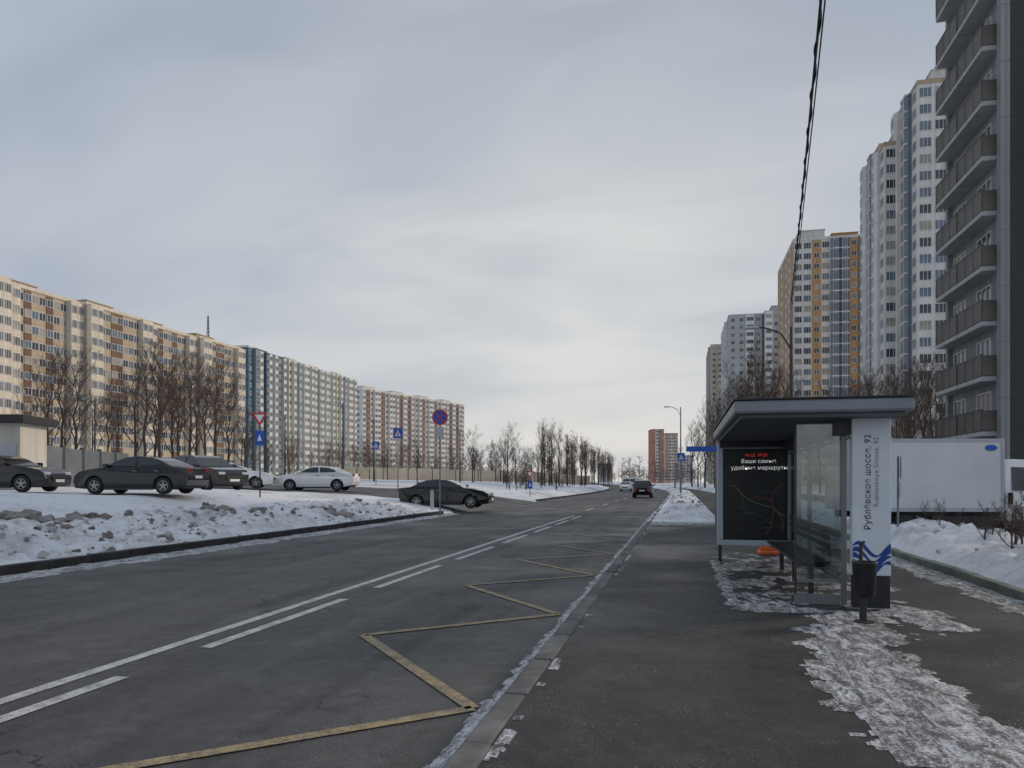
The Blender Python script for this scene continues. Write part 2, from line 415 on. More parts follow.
# ------------------------------------------------------------ trees
def gen_tree(seed,h,spread=.55,limbs=11,sub=6,tw=5,first=.22,up=.25,twr=.012,twl=.9):
    R=random.Random(seed); tr=MB(); cr=MB()
    pts=[Vector((0,0,-.3))]; r0=h*.013+.025
    n=7
    for i in range(n):
        pts.append(Vector((R.uniform(-.02,.02)*h*(i/n)*2,R.uniform(-.02,.02)*h*(i/n)*2,h*.93*(i+1)/n)))
    for i in range(n): tr.tube(pts[i],pts[i+1],r0*(1-i/n*.88),r0*(1-(i+1)/n*.88),7,0,False)
    def grow(p,d,L,r,lev):
        segs=3 if lev<3 else 1
        q=p; nodes=[p]
        for k in range(segs):
            d=(d+Vector((R.uniform(-.22,.22),R.uniform(-.22,.22),R.uniform(-.12,.22)+up*.4))).normalized()
            e=q+d*L/segs
            cr.tube(q,e,r*(1-k/segs*.6),r*(1-(k+1)/segs*.6),4 if lev<2 else 3,0,False)
            q=e; nodes.append(e)
        if lev>=4: return
        cnt={1:sub,2:tw,3:4}[lev]
        for c in range(cnt):
            t=R.uniform(.25,1) if c>0 else 1
            ii=min(len(nodes)-2,int(t*(len(nodes)-1))); fr_=t*(len(nodes)-1)-ii
            pp=nodes[ii].lerp(nodes[ii+1],min(1,fr_))
            ax=Vector((R.uniform(-1,1),R.uniform(-1,1),R.uniform(-.3,.9))).normalized()
            nd=(d*.75+ax*.75).normalized()
            grow(pp,nd,L*R.uniform(.42,.62)*(twl if lev==3 else 1),max(twr,r*.45),lev+1)
    for i in range(limbs):
        t=first+(1-first)*((i+R.random()*.6)/limbs); t=min(t,.99)
        k=min(n-1,int(t*n)); p=pts[k].lerp(pts[k+1],min(1,t*n-k)) 
        a=i*2.4+R.uniform(-.4,.4)
        d=Vector((math.cos(a)*spread,math.sin(a)*spread,.45+up)).normalized()
        L=h*.42*(1-t*.55)*R.uniform(.8,1.15)
        grow(p,d,L,r0*.42*(1-t*.6)+.01,1)
    return tr,cr
def tree_proto(name,seed,h,cat='tree',**k):
    tr,cr=gen_tree(seed,h,**k)
    e=empty(name,(0,0,-500),label='bare tree',cat=cat)
    tr.obj('trunk',['bark'],parent=e,smooth=True); cr.obj('crown',['twig'],parent=e)
    return e
PT=[tree_proto('bare_tree',s,10,spread=sp_,limbs=9,sub=5,tw=5,twr=.010) for s,sp_ in ((1,.62),(2,.5),(3,.75),(4,.6),(5,.55))]
PP=[tree_proto('poplar_tree',s,10,spread=.28,limbs=11,sub=4,tw=4,up=.6,first=.12,twr=.012) for s in (11,12,13)]
PS=[tree_proto('bare_shrub',s,2.2,cat='shrub',spread=.8,limbs=9,sub=5,tw=4,first=.02,twr=.005) for s in (21,22)]
RT=random.Random(5)
def plant(protos,x,y,h,base,label,group,zoff=0):
    p=RT.choice(protos); s=h/base
    clone(p,(x,y,Gw(x,y)+zoff),RT.uniform(0,6.28),label,group,(s*RT.uniform(.9,1.1),s*RT.uniform(.9,1.1),s))
LT='bare dark brown tree in snow beside the apartment blocks'
for u,dd,h in ((48,70,10.5),(75,78,12),(62,84,13),(30,92,8),(118,70,9),(145,66,10.5),(160,72,12),(135,84,12.5),(178,70,11),(190,78,12),(205,68,10),(215,80,12),(228,90,10.5),(155,92,12),(172,96,12.5),(108,90,9),(196,96,12.5),(245,110,10),(92,100,10),(12,110,9)):
    x,y=W(u,dd); plant(PT,x,y,h,10,LT,'bare trees by the car park')
for i in range(64):
    u=RT.uniform(240,540); dd=RT.uniform(110,230); x,y=W(u,dd)
    plant(PT,x,y,RT.uniform(5,9),10,'slender bare tree on the snowy field','bare trees on the field')
for i in range(30):
    y=118+i*5+RT.uniform(-1.5,1.5); plant(PP,-22+RT.uniform(-.6,.6)+bend(y)*.12,y,RT.uniform(8.0,10.2),10,'tall bare poplar in a roadside row','poplar row')
for i in range(20):
    y=170+i*12; plant(PT,-24+bend(y)*.9+RT.uniform(-5,3),y,RT.uniform(5,8),10,'bare tree at the roadside','roadside trees')
for u,dd,h in ((745,66,11.5),(758,70,12.5),(772,66,10.5),(735,80,11),(765,84,13),(783,60,9),(750,92,13),(728,95,12),(715,110,12),(705,120,11),(698,135,10),(780,90,11),(692,150,11),(740,75,10),(755,100,13),(770,110,13),(722,125,11),(735,140,12),(790,75,9)):
    x,y=W(u,dd); plant(PT,x,y,h,10,'bare tree beside the footpath near tall flats','bare trees by the footpath')
for u,dd,h in ((850,62,9),(868,66,10),(885,60,9.5),(905,58,10),(925,62,10.5),(938,66,11),(895,75,11),(915,80,11),(835,78,11),(820,90,10),(860,85,12),(930,54,9),(912,66,10),(876,72,10.5),(945,60,9),(808,80,9)):
    x,y=W(u,dd); plant(PT,x,y,h,10,'bare tree standing in front of the towers','bare trees before the towers')
for u,dd,h in ((1016,13.2,.75),(1022,12.6,.8),(985,14,.6),(1005,14.4,.7),(940,18,.6),(960,17,.5),(915,20,.6),(1030,12,1.0),(993,15,.6),(925,19,.45),(1012,12.2,.7)):
    x,y=W(u,dd); plant(PS,x,y,h,2.2,'leafless shrub poking out of the snow','leafless shrubs')
for i in range(34):
    u=RT.uniform(495,600); dd=RT.uniform(80,150); x,y=W(u,dd)
    if x-bend(y)>-12: continue
    plant(PS,x,y,RT.uniform(1.0,2.2),2.2,'low leafless bush in the snow','low bushes')
for p in PT+PP+PS:
    for c in list(p.children): bpy.data.objects.remove(c)
    bpy.data.objects.remove(p)
mb=MB(); R=random.Random(3)
for i in range(1100):
    a=math.radians(R.uniform(-75,22)); rr=R.uniform(330,900); x=math.sin(a)*rr; y=math.cos(a)*rr
    if abs(x-bend(y)+6)<10: continue
    h=R.uniform(8,15); z=Gw(x,y)
    mb.tube((x,y,z-1),(x,y,z+h),.2,.05,3,0,False)
    for k in range(26):
        t=R.uniform(.2,.95); b_=R.uniform(0,6.28); L=h*.3*(1.1-t)+.8
        mb.tube((x,y,z+h*t),(x+math.cos(b_)*L,y+math.sin(b_)*L,z+h*t+L*R.uniform(.3,1)),.09,.05,3,0,False)
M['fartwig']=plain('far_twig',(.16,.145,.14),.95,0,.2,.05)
tag(mb.obj('far_woodland',['fartwig']),'hazy leafless wood along the horizon','wood',kind='stuff')
# ------------------------------------------------------------ buildings
def winmesh(mb,w,h,pane,T,fi=0,pi=1,mull=1,dep=.09):
    f=.09
    mb.box(-w/2,w/2,-dep,0.02,-h/2,-h/2+f,fi,T); mb.box(-w/2,w/2,-dep,0.02,h/2-f,h/2,fi,T)
    mb.box(-w/2,-w/2+f,-dep,0.02,-h/2+f,h/2-f,fi,T); mb.box(w/2-f,w/2,-dep,0.02,-h/2+f,h/2-f,fi,T)
    for k in range(mull):
        c=-w/2+w*(k+1)/(mull+1); mb.box(c-.04,c+.04,-dep+.01,0.02,-h/2+f,h/2-f,fi,T)
    vs=[(-w/2+f,-.03,-h/2+f),(w/2-f,-.03,-h/2+f),(w/2-f,-.03,h/2-f),(-w/2+f,-.03,h/2-f)]
    mb.add([T(p) for p in vs],[(0,1,2,3)],pi)
ident=lambda p:p
def balmesh(mb,w,T,h=1.15,dep=1.0):
    mb.box(-w/2,w/2,-dep,0.0,-.24,0,0,T)
    mb.box(-w/2+.02,w/2-.02,-dep+.0,-dep+.06,.04,h,1,T)
    mb.box(-w/2+.0,-w/2+.05,-dep+.06,-.01,.04,h,1,T); mb.box(w/2-.05,w/2,-dep+.06,-.01,.04,h,1,T)
    mb.box(-w/2-.02,w/2+.02,-dep-.02,-dep+.08,h,h+.07,2,T)
    k=max(1,round(w/1.3))
    for i in range(k+1):
        c=-w/2+.03+(w-.06)*i/k; mb.box(c-.03,c+.03,-dep-.015,-dep,0,h,2,T)
PANES=['g0','g0','g1','g2','g0','g1']
class Bld:
    def __init__(s,name,x,y,rz,label,floors,fh,mats,z0=None,seed=0):
        s.z=Gw(x,y)-.3 if z0 is None else z0
        s.root=empty(name,(x,y,s.z),rz,label,'building'); s.x=x;s.y=y;s.rz=rz
        s.fl=floors; s.fh=fh; s.H=floors*fh+1.2; s.mats=mats; s.items={}; s.R=random.Random(seed); s.bals={}
    def wall(s,w,d,H=None,mat='wall',x0=0,y0=0):
        mb=MB(); H=H or s.H; mb.box(x0,x0+w,y0,y0+d,-3,H)
        mb.obj('wall',[s.mats[mat]],parent=s.root)
        mb=MB(); t=.35
        mb.box(x0-.15,x0+w+.15,y0-.15,y0+t,H+.002,H+.7); mb.box(x0-.15,x0+w+.15,y0+d-t,y0+d+.15,H+.002,H+.7)
        mb.box(x0-.15,x0+t,y0+t,y0+d-t,H+.002,H+.7); mb.box(x0+w-t,x0+w+.15,y0+t,y0+d-t,H+.002,H+.7)
        mb.obj('parapet',[s.mats.get('par',s.mats[mat])],parent=s.root)
    def facade(s,ox,oy,ang,width,pat,f0=1,f1=None,base=1.0):
        f1=f1 or s.fl; cw=width/len(pat); ca,sa=math.cos(ang),math.sin(ang)
        def TT(cx,cz,off=0):
            def T(p):
                a=cx+p[0]; n=-p[1]+off
                return (ox+ca*a+sa*n, oy+sa*a-ca*n, cz+p[2])
            return T
        for i,ch in enumerate(pat):
            cx=(i+.5)*cw; off=0; top=base+f1*s.fh
            if ch in 'bBgG':
                off=1.1; mb=MB(); ww=cw*.97
                if ch in 'gG': vs=[(-ww/2,0),(-ww/2,-.6),(-ww/2+ww*.2,-1.1),(ww/2-ww*.2,-1.1),(ww/2,-.6),(ww/2,0)]
                else: vs=[(-ww/2,0),(-ww/2,-1.1),(ww/2,-1.1),(ww/2,0)]
                T=TT(cx,0); n=len(vs); z0=base+(f0-1)*s.fh
                V=[T((p[0],p[1],z0)) for p in vs]+[T((p[0],p[1],top+.4)) for p in vs]
                mb.add(V,[(k,(k+1)%n,n+(k+1)%n,n+k) for k in range(n)]+[tuple(range(n-1,-1,-1)),tuple(range(n,2*n))])
                mb.obj('bay',[s.mats[{'b':'bay','B':'bay2','g':'glassbay','G':'wall'}[ch]]],parent=s.root)
                if ch=='g':
                    mb=MB()
                    for f in range(f0-1,f1+1,1):
                        zz_=base+f*s.fh+.02
                        mb.box(-ww/2+ww*.02,ww/2-ww*.02,-1.18,-.58,zz_,zz_+.30,0,TT(cx,0))
                    o=mb.obj('floor_band',[s.mats['wall']],parent=s.root); o['kind']='stuff'
            if ch in 'cC':
                off=.12; mb=MB(); mb.box(-cw/2+.02,cw/2-.02,-.12,0,base,top,0,TT(cx,0))
                mb.obj('facade_strip',[s.mats['bay' if ch=='c' else 'bay2']],parent=s.root)
            for f in range(f0-1,f1):
                zc=base+f*s.fh+1.65
                if ch=='w': it=[(0,1.5,1.55,1)]
                elif ch=='W': it=[(0,min(2.2,cw*.8),1.8,2)]
                elif ch in 'cC': it=[(0,1.5,1.5,1)]
                elif ch in 'bB': it=[(0,cw*.82,1.6,3)]
                elif ch in 'gG': it=[(0,cw*.54,2.4 if ch=='g' else 2.0,1)]
                elif ch in 'oO': it=[(-cw*.12,cw*.55,2.0,2)]
                else: it=[]
                for ax,w,h,mu in it:
                    pane='gb' if ch in 'gG' else s.R.choice(PANES)
                    s.items.setdefault((round(w,2),round(h,2),mu),[]).append((cx+ax,zc,off,ang,ox,oy,pane))
                if ch in 'oO':
                    s.bals.setdefault(round(cw*(.98 if ch=='O' else .9),2),[]).append((cx,base+f*s.fh+.3,ang,ox,oy))
    def finish(s,limit=100):
        fr_=s.mats.get('frame',M['frame'])
        allw=[]
        cr,sr=math.cos(s.rz),math.sin(s.rz)
        for k,l in s.items.items():
            for it in l:
                cx,zc,off,ang,ox,oy,pane=it
                lx=ox+math.cos(ang)*cx+math.sin(ang)*off; ly=oy+math.sin(ang)*cx-math.cos(ang)*off
                wx=s.x+cr*lx-sr*ly; wy=s.y+sr*lx+cr*ly
                allw.append((wx*wx+wy*wy+(s.z+zc)**2,k,pane,lx,ly,zc,ang))
        allw.sort(key=lambda t:t[0]); rest=MB(); cache={}
        order=['g0','g1','g2','gb']
        for i,(dd,k,pane,lx,ly,zc,ang) in enumerate(allw):
            if i<limit:
                kk=(k,pane)
                if kk not in cache:
                    mb=MB(); winmesh(mb,k[0],k[1],pane,ident,0,1,k[2]); o=mb.obj('window',[fr_,pane],parent=s.root); cache[kk]=o
                else:
                    o=cache[kk].copy(); COL.objects.link(o); o.parent=s.root
                o.location=(lx,ly,zc); o.rotation_euler=(0,0,ang)
            else:
                ca,sa=math.cos(ang),math.sin(ang)
                T=lambda p,lx=lx,ly=ly,zc=zc,ca=ca,sa=sa:(lx+ca*p[0]-sa*p[1],ly+sa*p[0]+ca*p[1],zc+p[2])
                winmesh(rest,k[0],k[1],pane,T,0,1+order.index(pane),k[2])
        if rest.v:
            o=rest.obj('window',[fr_]+order,parent=s.root); o['kind']='stuff'
        for w,l in s.bals.items():
            mb=MB(); balmesh(mb,w,ident); first=None
            for j,(cx,z,ang,ox,oy) in enumerate(l):
                if first is None: o=mb.obj('balcony',[s.mats.get('slab',M['frame']),s.mats['rail'],s.mats.get('railtop',M['metald'])],parent=s.root); first=o
                else: o=first.copy(); COL.objects.link(o); o.parent=s.root
                o.location=(ox+math.cos(ang)*cx,oy+math.sin(ang)*cx,z); o.rotation_euler=(0,0,ang)
    def roofbox(s,x0,x1,y0,y1,h,mat='wall',zb=None):
        zb=(s.H if zb is None else zb)+.004
        mb=MB(); mb.box(x0,x1,y0,y1,zb,zb+h); mb.box(x0-.2,x1+.2,y0-.2,y1+.2,zb+h+.002,zb+h+.25)
        mb.obj('roof_superstructure',[s.mats[mat]],parent=s.root)
PI=math.pi
cream=wallmat('cream_wall',(.50,.41,.30)); brown=wallmat('brown_wall',(.19,.12,.08)); whitew=wallmat('white_wall',(.70,.70,.67))
tan=wallmat('tan_wall',(.42,.33,.22)); creamw=wallmat('cream_white_wall',(.72,.65,.54))
greyw=wallmat('grey_wall',(.42,.44,.46)); bluew=wallmat('teal_wall',(.07,.13,.18)); orange=wallmat('orange_wall',(.46,.27,.12))
blockw=wallmat('near_block_wall',(.27,.28,.29))
dkgrey=wallmat('dark_tile_wall',(.045,.047,.05),pw=1.1,fh=.75,seam=.6); rust=wallmat('rust_wall',(.25,.12,.085)); ltblue=wallmat('light_blue_wall',(.42,.47,.51)); midblue=wallmat('mid_blue_wall',(.15,.22,.28))
glassb=plain('bay_spandrel_blue',(.12,.15,.19),.22,0,.2,.5,.7); yell=wallmat('ochre_panel',(.46,.36,.22)); redw=wallmat('red_brick_wall',(.46,.17,.11))
towerw=wallmat('tower_white_wall',(.64,.63,.61))
railm=plain('balcony_rail_panel',(.085,.078,.07),.6,0,.4,.7); slabm=plain('balcony_slab',(.36,.37,.38),.8,0,.15,1)
def left_sections(x,y0,y1,n,rz,floors,pats,mats,label,name='apartment_block',jit=0,z0=2.6,seed=0,first=None):
    L=(y1-y0)/n; dx,dy=math.cos(rz+PI/2),math.sin(rz+PI/2)
    for i in range(n):
        mm=first if (first and i==0) else mats
        bx=x+dx*L*i+(jit if i%2 else 0); by=y0+dy*L*i
        b=Bld(name,bx,by,rz,label,floors,2.9,mm,z0=z0,seed=seed+i)
        b.root['group']=label
        b.wall(14,L-.05,x0=-14)
        b.facade(0,0,PI/2,L-.05,pats[i%len(pats)])
        b.facade(-14,0,0,14,'.w.w.' if i else 'w.ww')
        b.roofbox(-10,-5,L*.3,L*.7,2.4)
        b.finish(60)
m1=dict(wall=cream,bay=creamw,bay2=brown,par=creamw,glassbay=glassb,rail=railm)
left_sections(-118,72,180,6,0,12,['bbwCwwCwwbb','bbwwCCwwwbb'],m1,'long cream apartment section with brown stripes and loggias',jit=1.6,seed=1,z0=1.0)
m2=dict(wall=creamw,bay=whitew,bay2=ltblue,par=whitew,glassbay=glassb,rail=railm)
m2a=dict(wall=midblue,bay=whitew,bay2=bluew,par=bluew,glassbay=glassb,rail=railm)
left_sections(-147,237,318,4,0,15,['bwBbwbBwbw','wbwBwbbwbw'],m2,'white and pale blue panel apartment section',jit=.8,seed=20,z0=3,first=m2a)
m3=dict(wall=whitew,bay=whitew,bay2=rust,par=creamw,glassbay=glassb,rail=railm)
left_sections(-159,351,449,4,-math.atan2(28,98),15,['bCCwbbCCwb','bCwCbwCbCw'],m3,'white panel apartment section with rust brown stripes',seed=40,jit=0,z0=4)
b=Bld('apartment_tower',-149,231,0,'teal end block with white window bands',15,2.9,dict(wall=bluew,bay=whitew,bay2=midblue,par=whitew,glassbay=glassb,rail=railm),z0=3.6,seed=60)
b.wall(16,5.9,x0=-14); b.facade(-14,0,0,16,'wbwbw'); b.facade(2,0,PI/2,5.9,'wB'); b.finish(60)
e=empty('antenna_mast',(-124,176,1.0+12*2.9+1.3),0,'thin lattice antenna mast on the cream block roof','antenna')
mb=MB()
for k in range(3):
    a=k*2.09; mb.tube((.5*math.cos(a),.5*math.sin(a),0),(.12*math.cos(a),.12*math.sin(a),9),.09,.06,4)
for k in range(9):
    r=.5-.38*k/9
    for q in range(3):
        a=q*2.09;b_=a+2.09; mb.tube((r*math.cos(a),r*math.sin(a),k),(r*.93*math.cos(b_),r*.93*math.sin(b_),k+1),.05,.05,3)
mb.obj('mast',['metald'],parent=e)
b=Bld('apartment_tower',17.0,44.6,0,'grey high-rise block with stacked dark balconies',17,3.0,dict(wall=blockw,bay=dkgrey,bay2=dkgrey,par=greyw,glassbay=glassb,rail=railm,slab=slabm),z0=0,seed=70)
b.wall(26,8.3)
mb=MB(); mb.box(.12,9.0,-.25,-.004,1,51.8); mb.obj('tiled_end_wall',[dkgrey],parent=b.root)
mb=MB(); mb.box(-.3,-.004,-.25,.35,0,52); mb.box(-.003,.115,-.25,-.004,0,52); mb.obj('corner_column',[blockw],parent=b.root)
mb=MB(); mb.box(-.3,-.004,7.9,8.3,0,52); mb.obj('corner_column',[blockw],parent=b.root)
b.facade(0,7.9,-PI/2,7.5,'OO'); b.facade(9,0,0,17,'owowo'); b.finish(100)
mt=dict(wall=towerw,bay=tan,bay2=yell,par=tan,glassbay=glassb,rail=railm)
b=Bld('residential_tower',42.4,149,0,'white and tan tower with blue glazed bays',24,3.05,mt,z0=0,seed=80)
b.wall(26,14); b.facade(0,14,-PI/2,14,'GWgW'); b.facade(0,0,0,26,'WWgGWWcCgW'); b.roofbox(3,16,2,11,3.2,'wall'); b.roofbox(5,11,4,9,2.5,'par',b.H+3.3); b.finish()
b=Bld('residential_tower',39.5,160,0,'lower step of the white glazed tower',22,3.05,mt,z0=0,seed=86)
b.wall(2.6,6); b.facade(0,6,-PI/2,6,'GW'); b.facade(0,0,0,2.6,'W'); b.finish(20)
b=Bld('residential_tower',42.3,175,0,'white and tan tower with curved blue balconies',24,3.05,mt,z0=0,seed=81)
b.wall(22,17); b.facade(0,17,-PI/2,17,'WGWgW'); b.facade(0,0,0,22,'WgWGcWW'); b.roofbox(3,14,2,13,2.6,'par'); b.finish()
b=Bld('residential_tower',32,228,0,'orange and white tower with dark blue glazed bays',23,3.05,dict(wall=towerw,bay=orange,bay2=yell,par=towerw,glassbay=glassb,rail=railm),z0=0,seed=82)
b.wall(20,35); b.facade(0,35,-PI/2,35,'ccWccWcWcc'); b.facade(0,0,0,20,'WWcWggcg'); b.roofbox(2,9,3,20,3.6,'wall'); b.roofbox(11,18,3,20,2.2,'bay'); b.finish()
mg=dict(wall=greyw,bay=whitew,bay2=whitew,par=greyw,glassbay=glassb,rail=railm)
b=Bld('apartment_tower',19,312,0,'pale grey panel apartment tower',22,3.05,mg,z0=0,seed=83)
b.wall(13,45); b.facade(0,45,-PI/2,45,'wwbwwbwwbwww'); b.facade(0,0,0,13,'wwbw'); b.finish()
b=Bld('apartment_tower',32.5,308,0,'pale grey panel apartment tower with balconies',22,3.05,mg,z0=0,seed=84)
b.wall(17,40); b.facade(0,0,0,17,'bwbwww'); b.roofbox(3,12,3,12,3); b.finish()
b=Bld('apartment_tower',15,392,0,'distant cream and grey tower',24,2.9,dict(wall=cream,bay=greyw,bay2=greyw,par=greyw,glassbay=glassb,rail=railm),z0=0,seed=85)
b.wall(20,40); b.facade(0,40,-PI/2,40,'wbwwbwwbw'); b.facade(0,0,0,20,'wbwwbw'); b.finish(40)
def far(u,u2,v,dd,mats,fl,lab,seed):
    x,y=W(u,dd); x2,y2=W(u2,dd)
    H=(481-v)/F*dd+1.6; fh=(H-1.2)/fl
    b=Bld('distant_apartment_block',x,y,YAW,lab,fl,fh,mats,z0=0,seed=seed)
    w=math.hypot(x2-x,y2-y); b.wall(w,15); n=max(4,int(w/3.5)); b.facade(0,0,0,w,('wbwwCw'*8)[:n]); b.finish(30)
mf=dict(wall=redw,bay=whitew,bay2=redw,par=redw,glassbay=glassb,rail=railm)
far(652,664,430,560,mf,15,'distant red brick apartment block with white bands',90)
far(665,678,434,575,dict(mf,wall=creamw),15,'distant white and red apartment block',91)
far(600,612,464,800,mg,8,'distant low grey apartment block',92)
far(680,692,456,620,mg,9,'distant grey apartment block behind trees',93)
x,y=W(20,32); e=empty('guard_booth',(x,y,Gw(x,y)-.1),YAW+.1,'small white cabin with flat dark roof','cabin')
M['boothw']=wallmat('booth_wall',(.60,.58,.52),pw=1.2)
mb=MB(); mb.box(-5,0,0,2.2,0,3.0); mb.obj('wall',['boothw'],parent=e)
mb=MB(); mb.box(-5.3,.35,-.4,2.5,3.003,3.35); mb.obj('roof',['black'],parent=e,bevel=.03)
mb=MB(); winmesh(mb,1.2,1.0,'g0',lambda p:(p[0]-2.6,p[1],p[2]+1.8)); mb.obj('window',['frame','g0'],parent=e)
mb=MB(); mb.box(-.95,-.15,-.05,-.001,.1,2.1); mb.obj('door',['greyp'],parent=e)
def fence(u1,d1,u2,d2,h,mat,lab,pst=2.5):
    p=Vector(W(u1,d1)); q=Vector(W(u2,d2)); L=(q-p).length; n=max(1,int(L/pst))
    e=empty('fence',(p.x,p.y,0),0,lab,'fence')
    mb=MB()
    for i in range(n):
        a=p.lerp(q,i/n)-p; c=p.lerp(q,(i+1)/n)-p; z=Gw(p.x+a.x,p.y+a.y)-.1; z2=Gw(p.x+c.x,p.y+c.y)-.1; nn=Vector((c.y-a.y,a.x-c.x)).normalized()*.04
        vs=[(a.x-nn.x,a.y-nn.y,z),(c.x-nn.x,c.y-nn.y,z2),(c.x-nn.x,c.y-nn.y,z2+h),(a.x-nn.x,a.y-nn.y,z+h),(a.x+nn.x,a.y+nn.y,z),(c.x+nn.x,c.y+nn.y,z2),(c.x+nn.x,c.y+nn.y,z2+h),(a.x+nn.x,a.y+nn.y,z+h)]
        mb.add(vs,[(0,1,2,3),(5,4,7,6),(3,2,6,7),(4,0,3,7),(1,5,6,2)])
        if i<60:
            mp=MB(); mp.box(a.x-.09,a.x+.09,a.y-.09,a.y+.09,z,z+h+.12); mp.obj('fence_post',['metald'],parent=e)
    mb.obj('fence_panels',[mat],parent=e)
fgrey=plain('fence_grey',(.14,.16,.18),.8,0,.25,.6); fbeige=plain('fence_beige',(.58,.49,.37),.85,0,.2,.3)
fence(40,35,128,48,2.1,fgrey,'grey corrugated metal fence behind parked cars')
fence(330,150,500,170,2.6,fbeige,'long pale beige wall across the snowy field',5)
fence(500,170,590,210,2.6,fbeige,'pale wall behind the poplar row',5)
# ------------------------------------------------------------ cars
def paintcar(name,c,metal=.3): return plain(name,c,.22,metal,.06,1.5,.6,coat=.6)
CP=dict(black=paintcar('black_paint',(.010,.010,.012)),white=paintcar('white_paint',(.86,.87,.88),0),dark=paintcar('graphite_paint',(.018,.020,.025)),silver=paintcar('silver_paint',(.35,.36,.38)))
headm=plain('headlight_lens',(.55,.57,.6),.1,0,.1,8,.9); tailm=plain('taillight_lens',(.22,.01,.01),.2,0,.2,8,.8)
PROF=dict(
 sedan=dict(rear=[(-2.28,.34),(-2.36,.55),(-2.37,.80),(-2.32,1.02)],i=(-1.72,1.08),roof=[(-1.32,1.28),(-.92,1.42),(-.35,1.475),(.15,1.44),(.5,1.31)],j=(1.08,1.03),front=[(1.6,.98),(2.08,.88),(2.30,.73),(2.36,.52),(2.30,.24)],W=.91,belt=1.04,wb=(1.42,-1.40),r=.33,
   win=[[(.84,1.09),(.42,1.30),(.12,1.385),(-.28,1.41),(-.30,1.09)],[(-.37,1.09),(-.35,1.41),(-.90,1.36),(-1.22,1.25),(-1.38,1.12)]]),
 suv=dict(rear=[(-2.16,.42),(-2.24,.65),(-2.25,.95)],i=(-2.20,1.10),roof=[(-2.0,1.45),(-1.75,1.64),(-1.0,1.70),(-.1,1.68),(.25,1.58)],j=(.95,1.13),front=[(1.5,1.08),(2.0,.98),(2.2,.80),(2.25,.55),(2.18,.32)],W=.93,belt=1.12,wb=(1.38,-1.36),r=.37,
   win=[[(.70,1.18),(.22,1.52),(-.02,1.58),(-.35,1.59),(-.37,1.18)],[(-.44,1.18),(-.42,1.59),(-1.25,1.58),(-1.28,1.18)],[(-1.36,1.20),(-1.34,1.57),(-1.72,1.54),(-1.92,1.24)]]),
 van=dict(rear=[(-2.4,.42),(-2.5,.65),(-2.5,1.0)],i=(-2.48,1.2),roof=[(-2.42,1.9),(-2.3,2.12),(-1.0,2.2),(.6,2.18),(1.1,2.0)],j=(1.85,1.22),front=[(2.2,1.1),(2.42,.95),(2.48,.7),(2.48,.5),(2.42,.32)],W=.98,belt=1.2,wb=(1.6,-1.5),r=.35,
   win=[[(1.5,1.28),(1.05,1.8),(.5,1.85),(.48,1.28)],[(.38,1.28),(.4,1.85),(-.8,1.85),(-.8,1.28)],[(-.92,1.28),(-.92,1.85),(-2.2,1.83),(-2.25,1.28)]]))
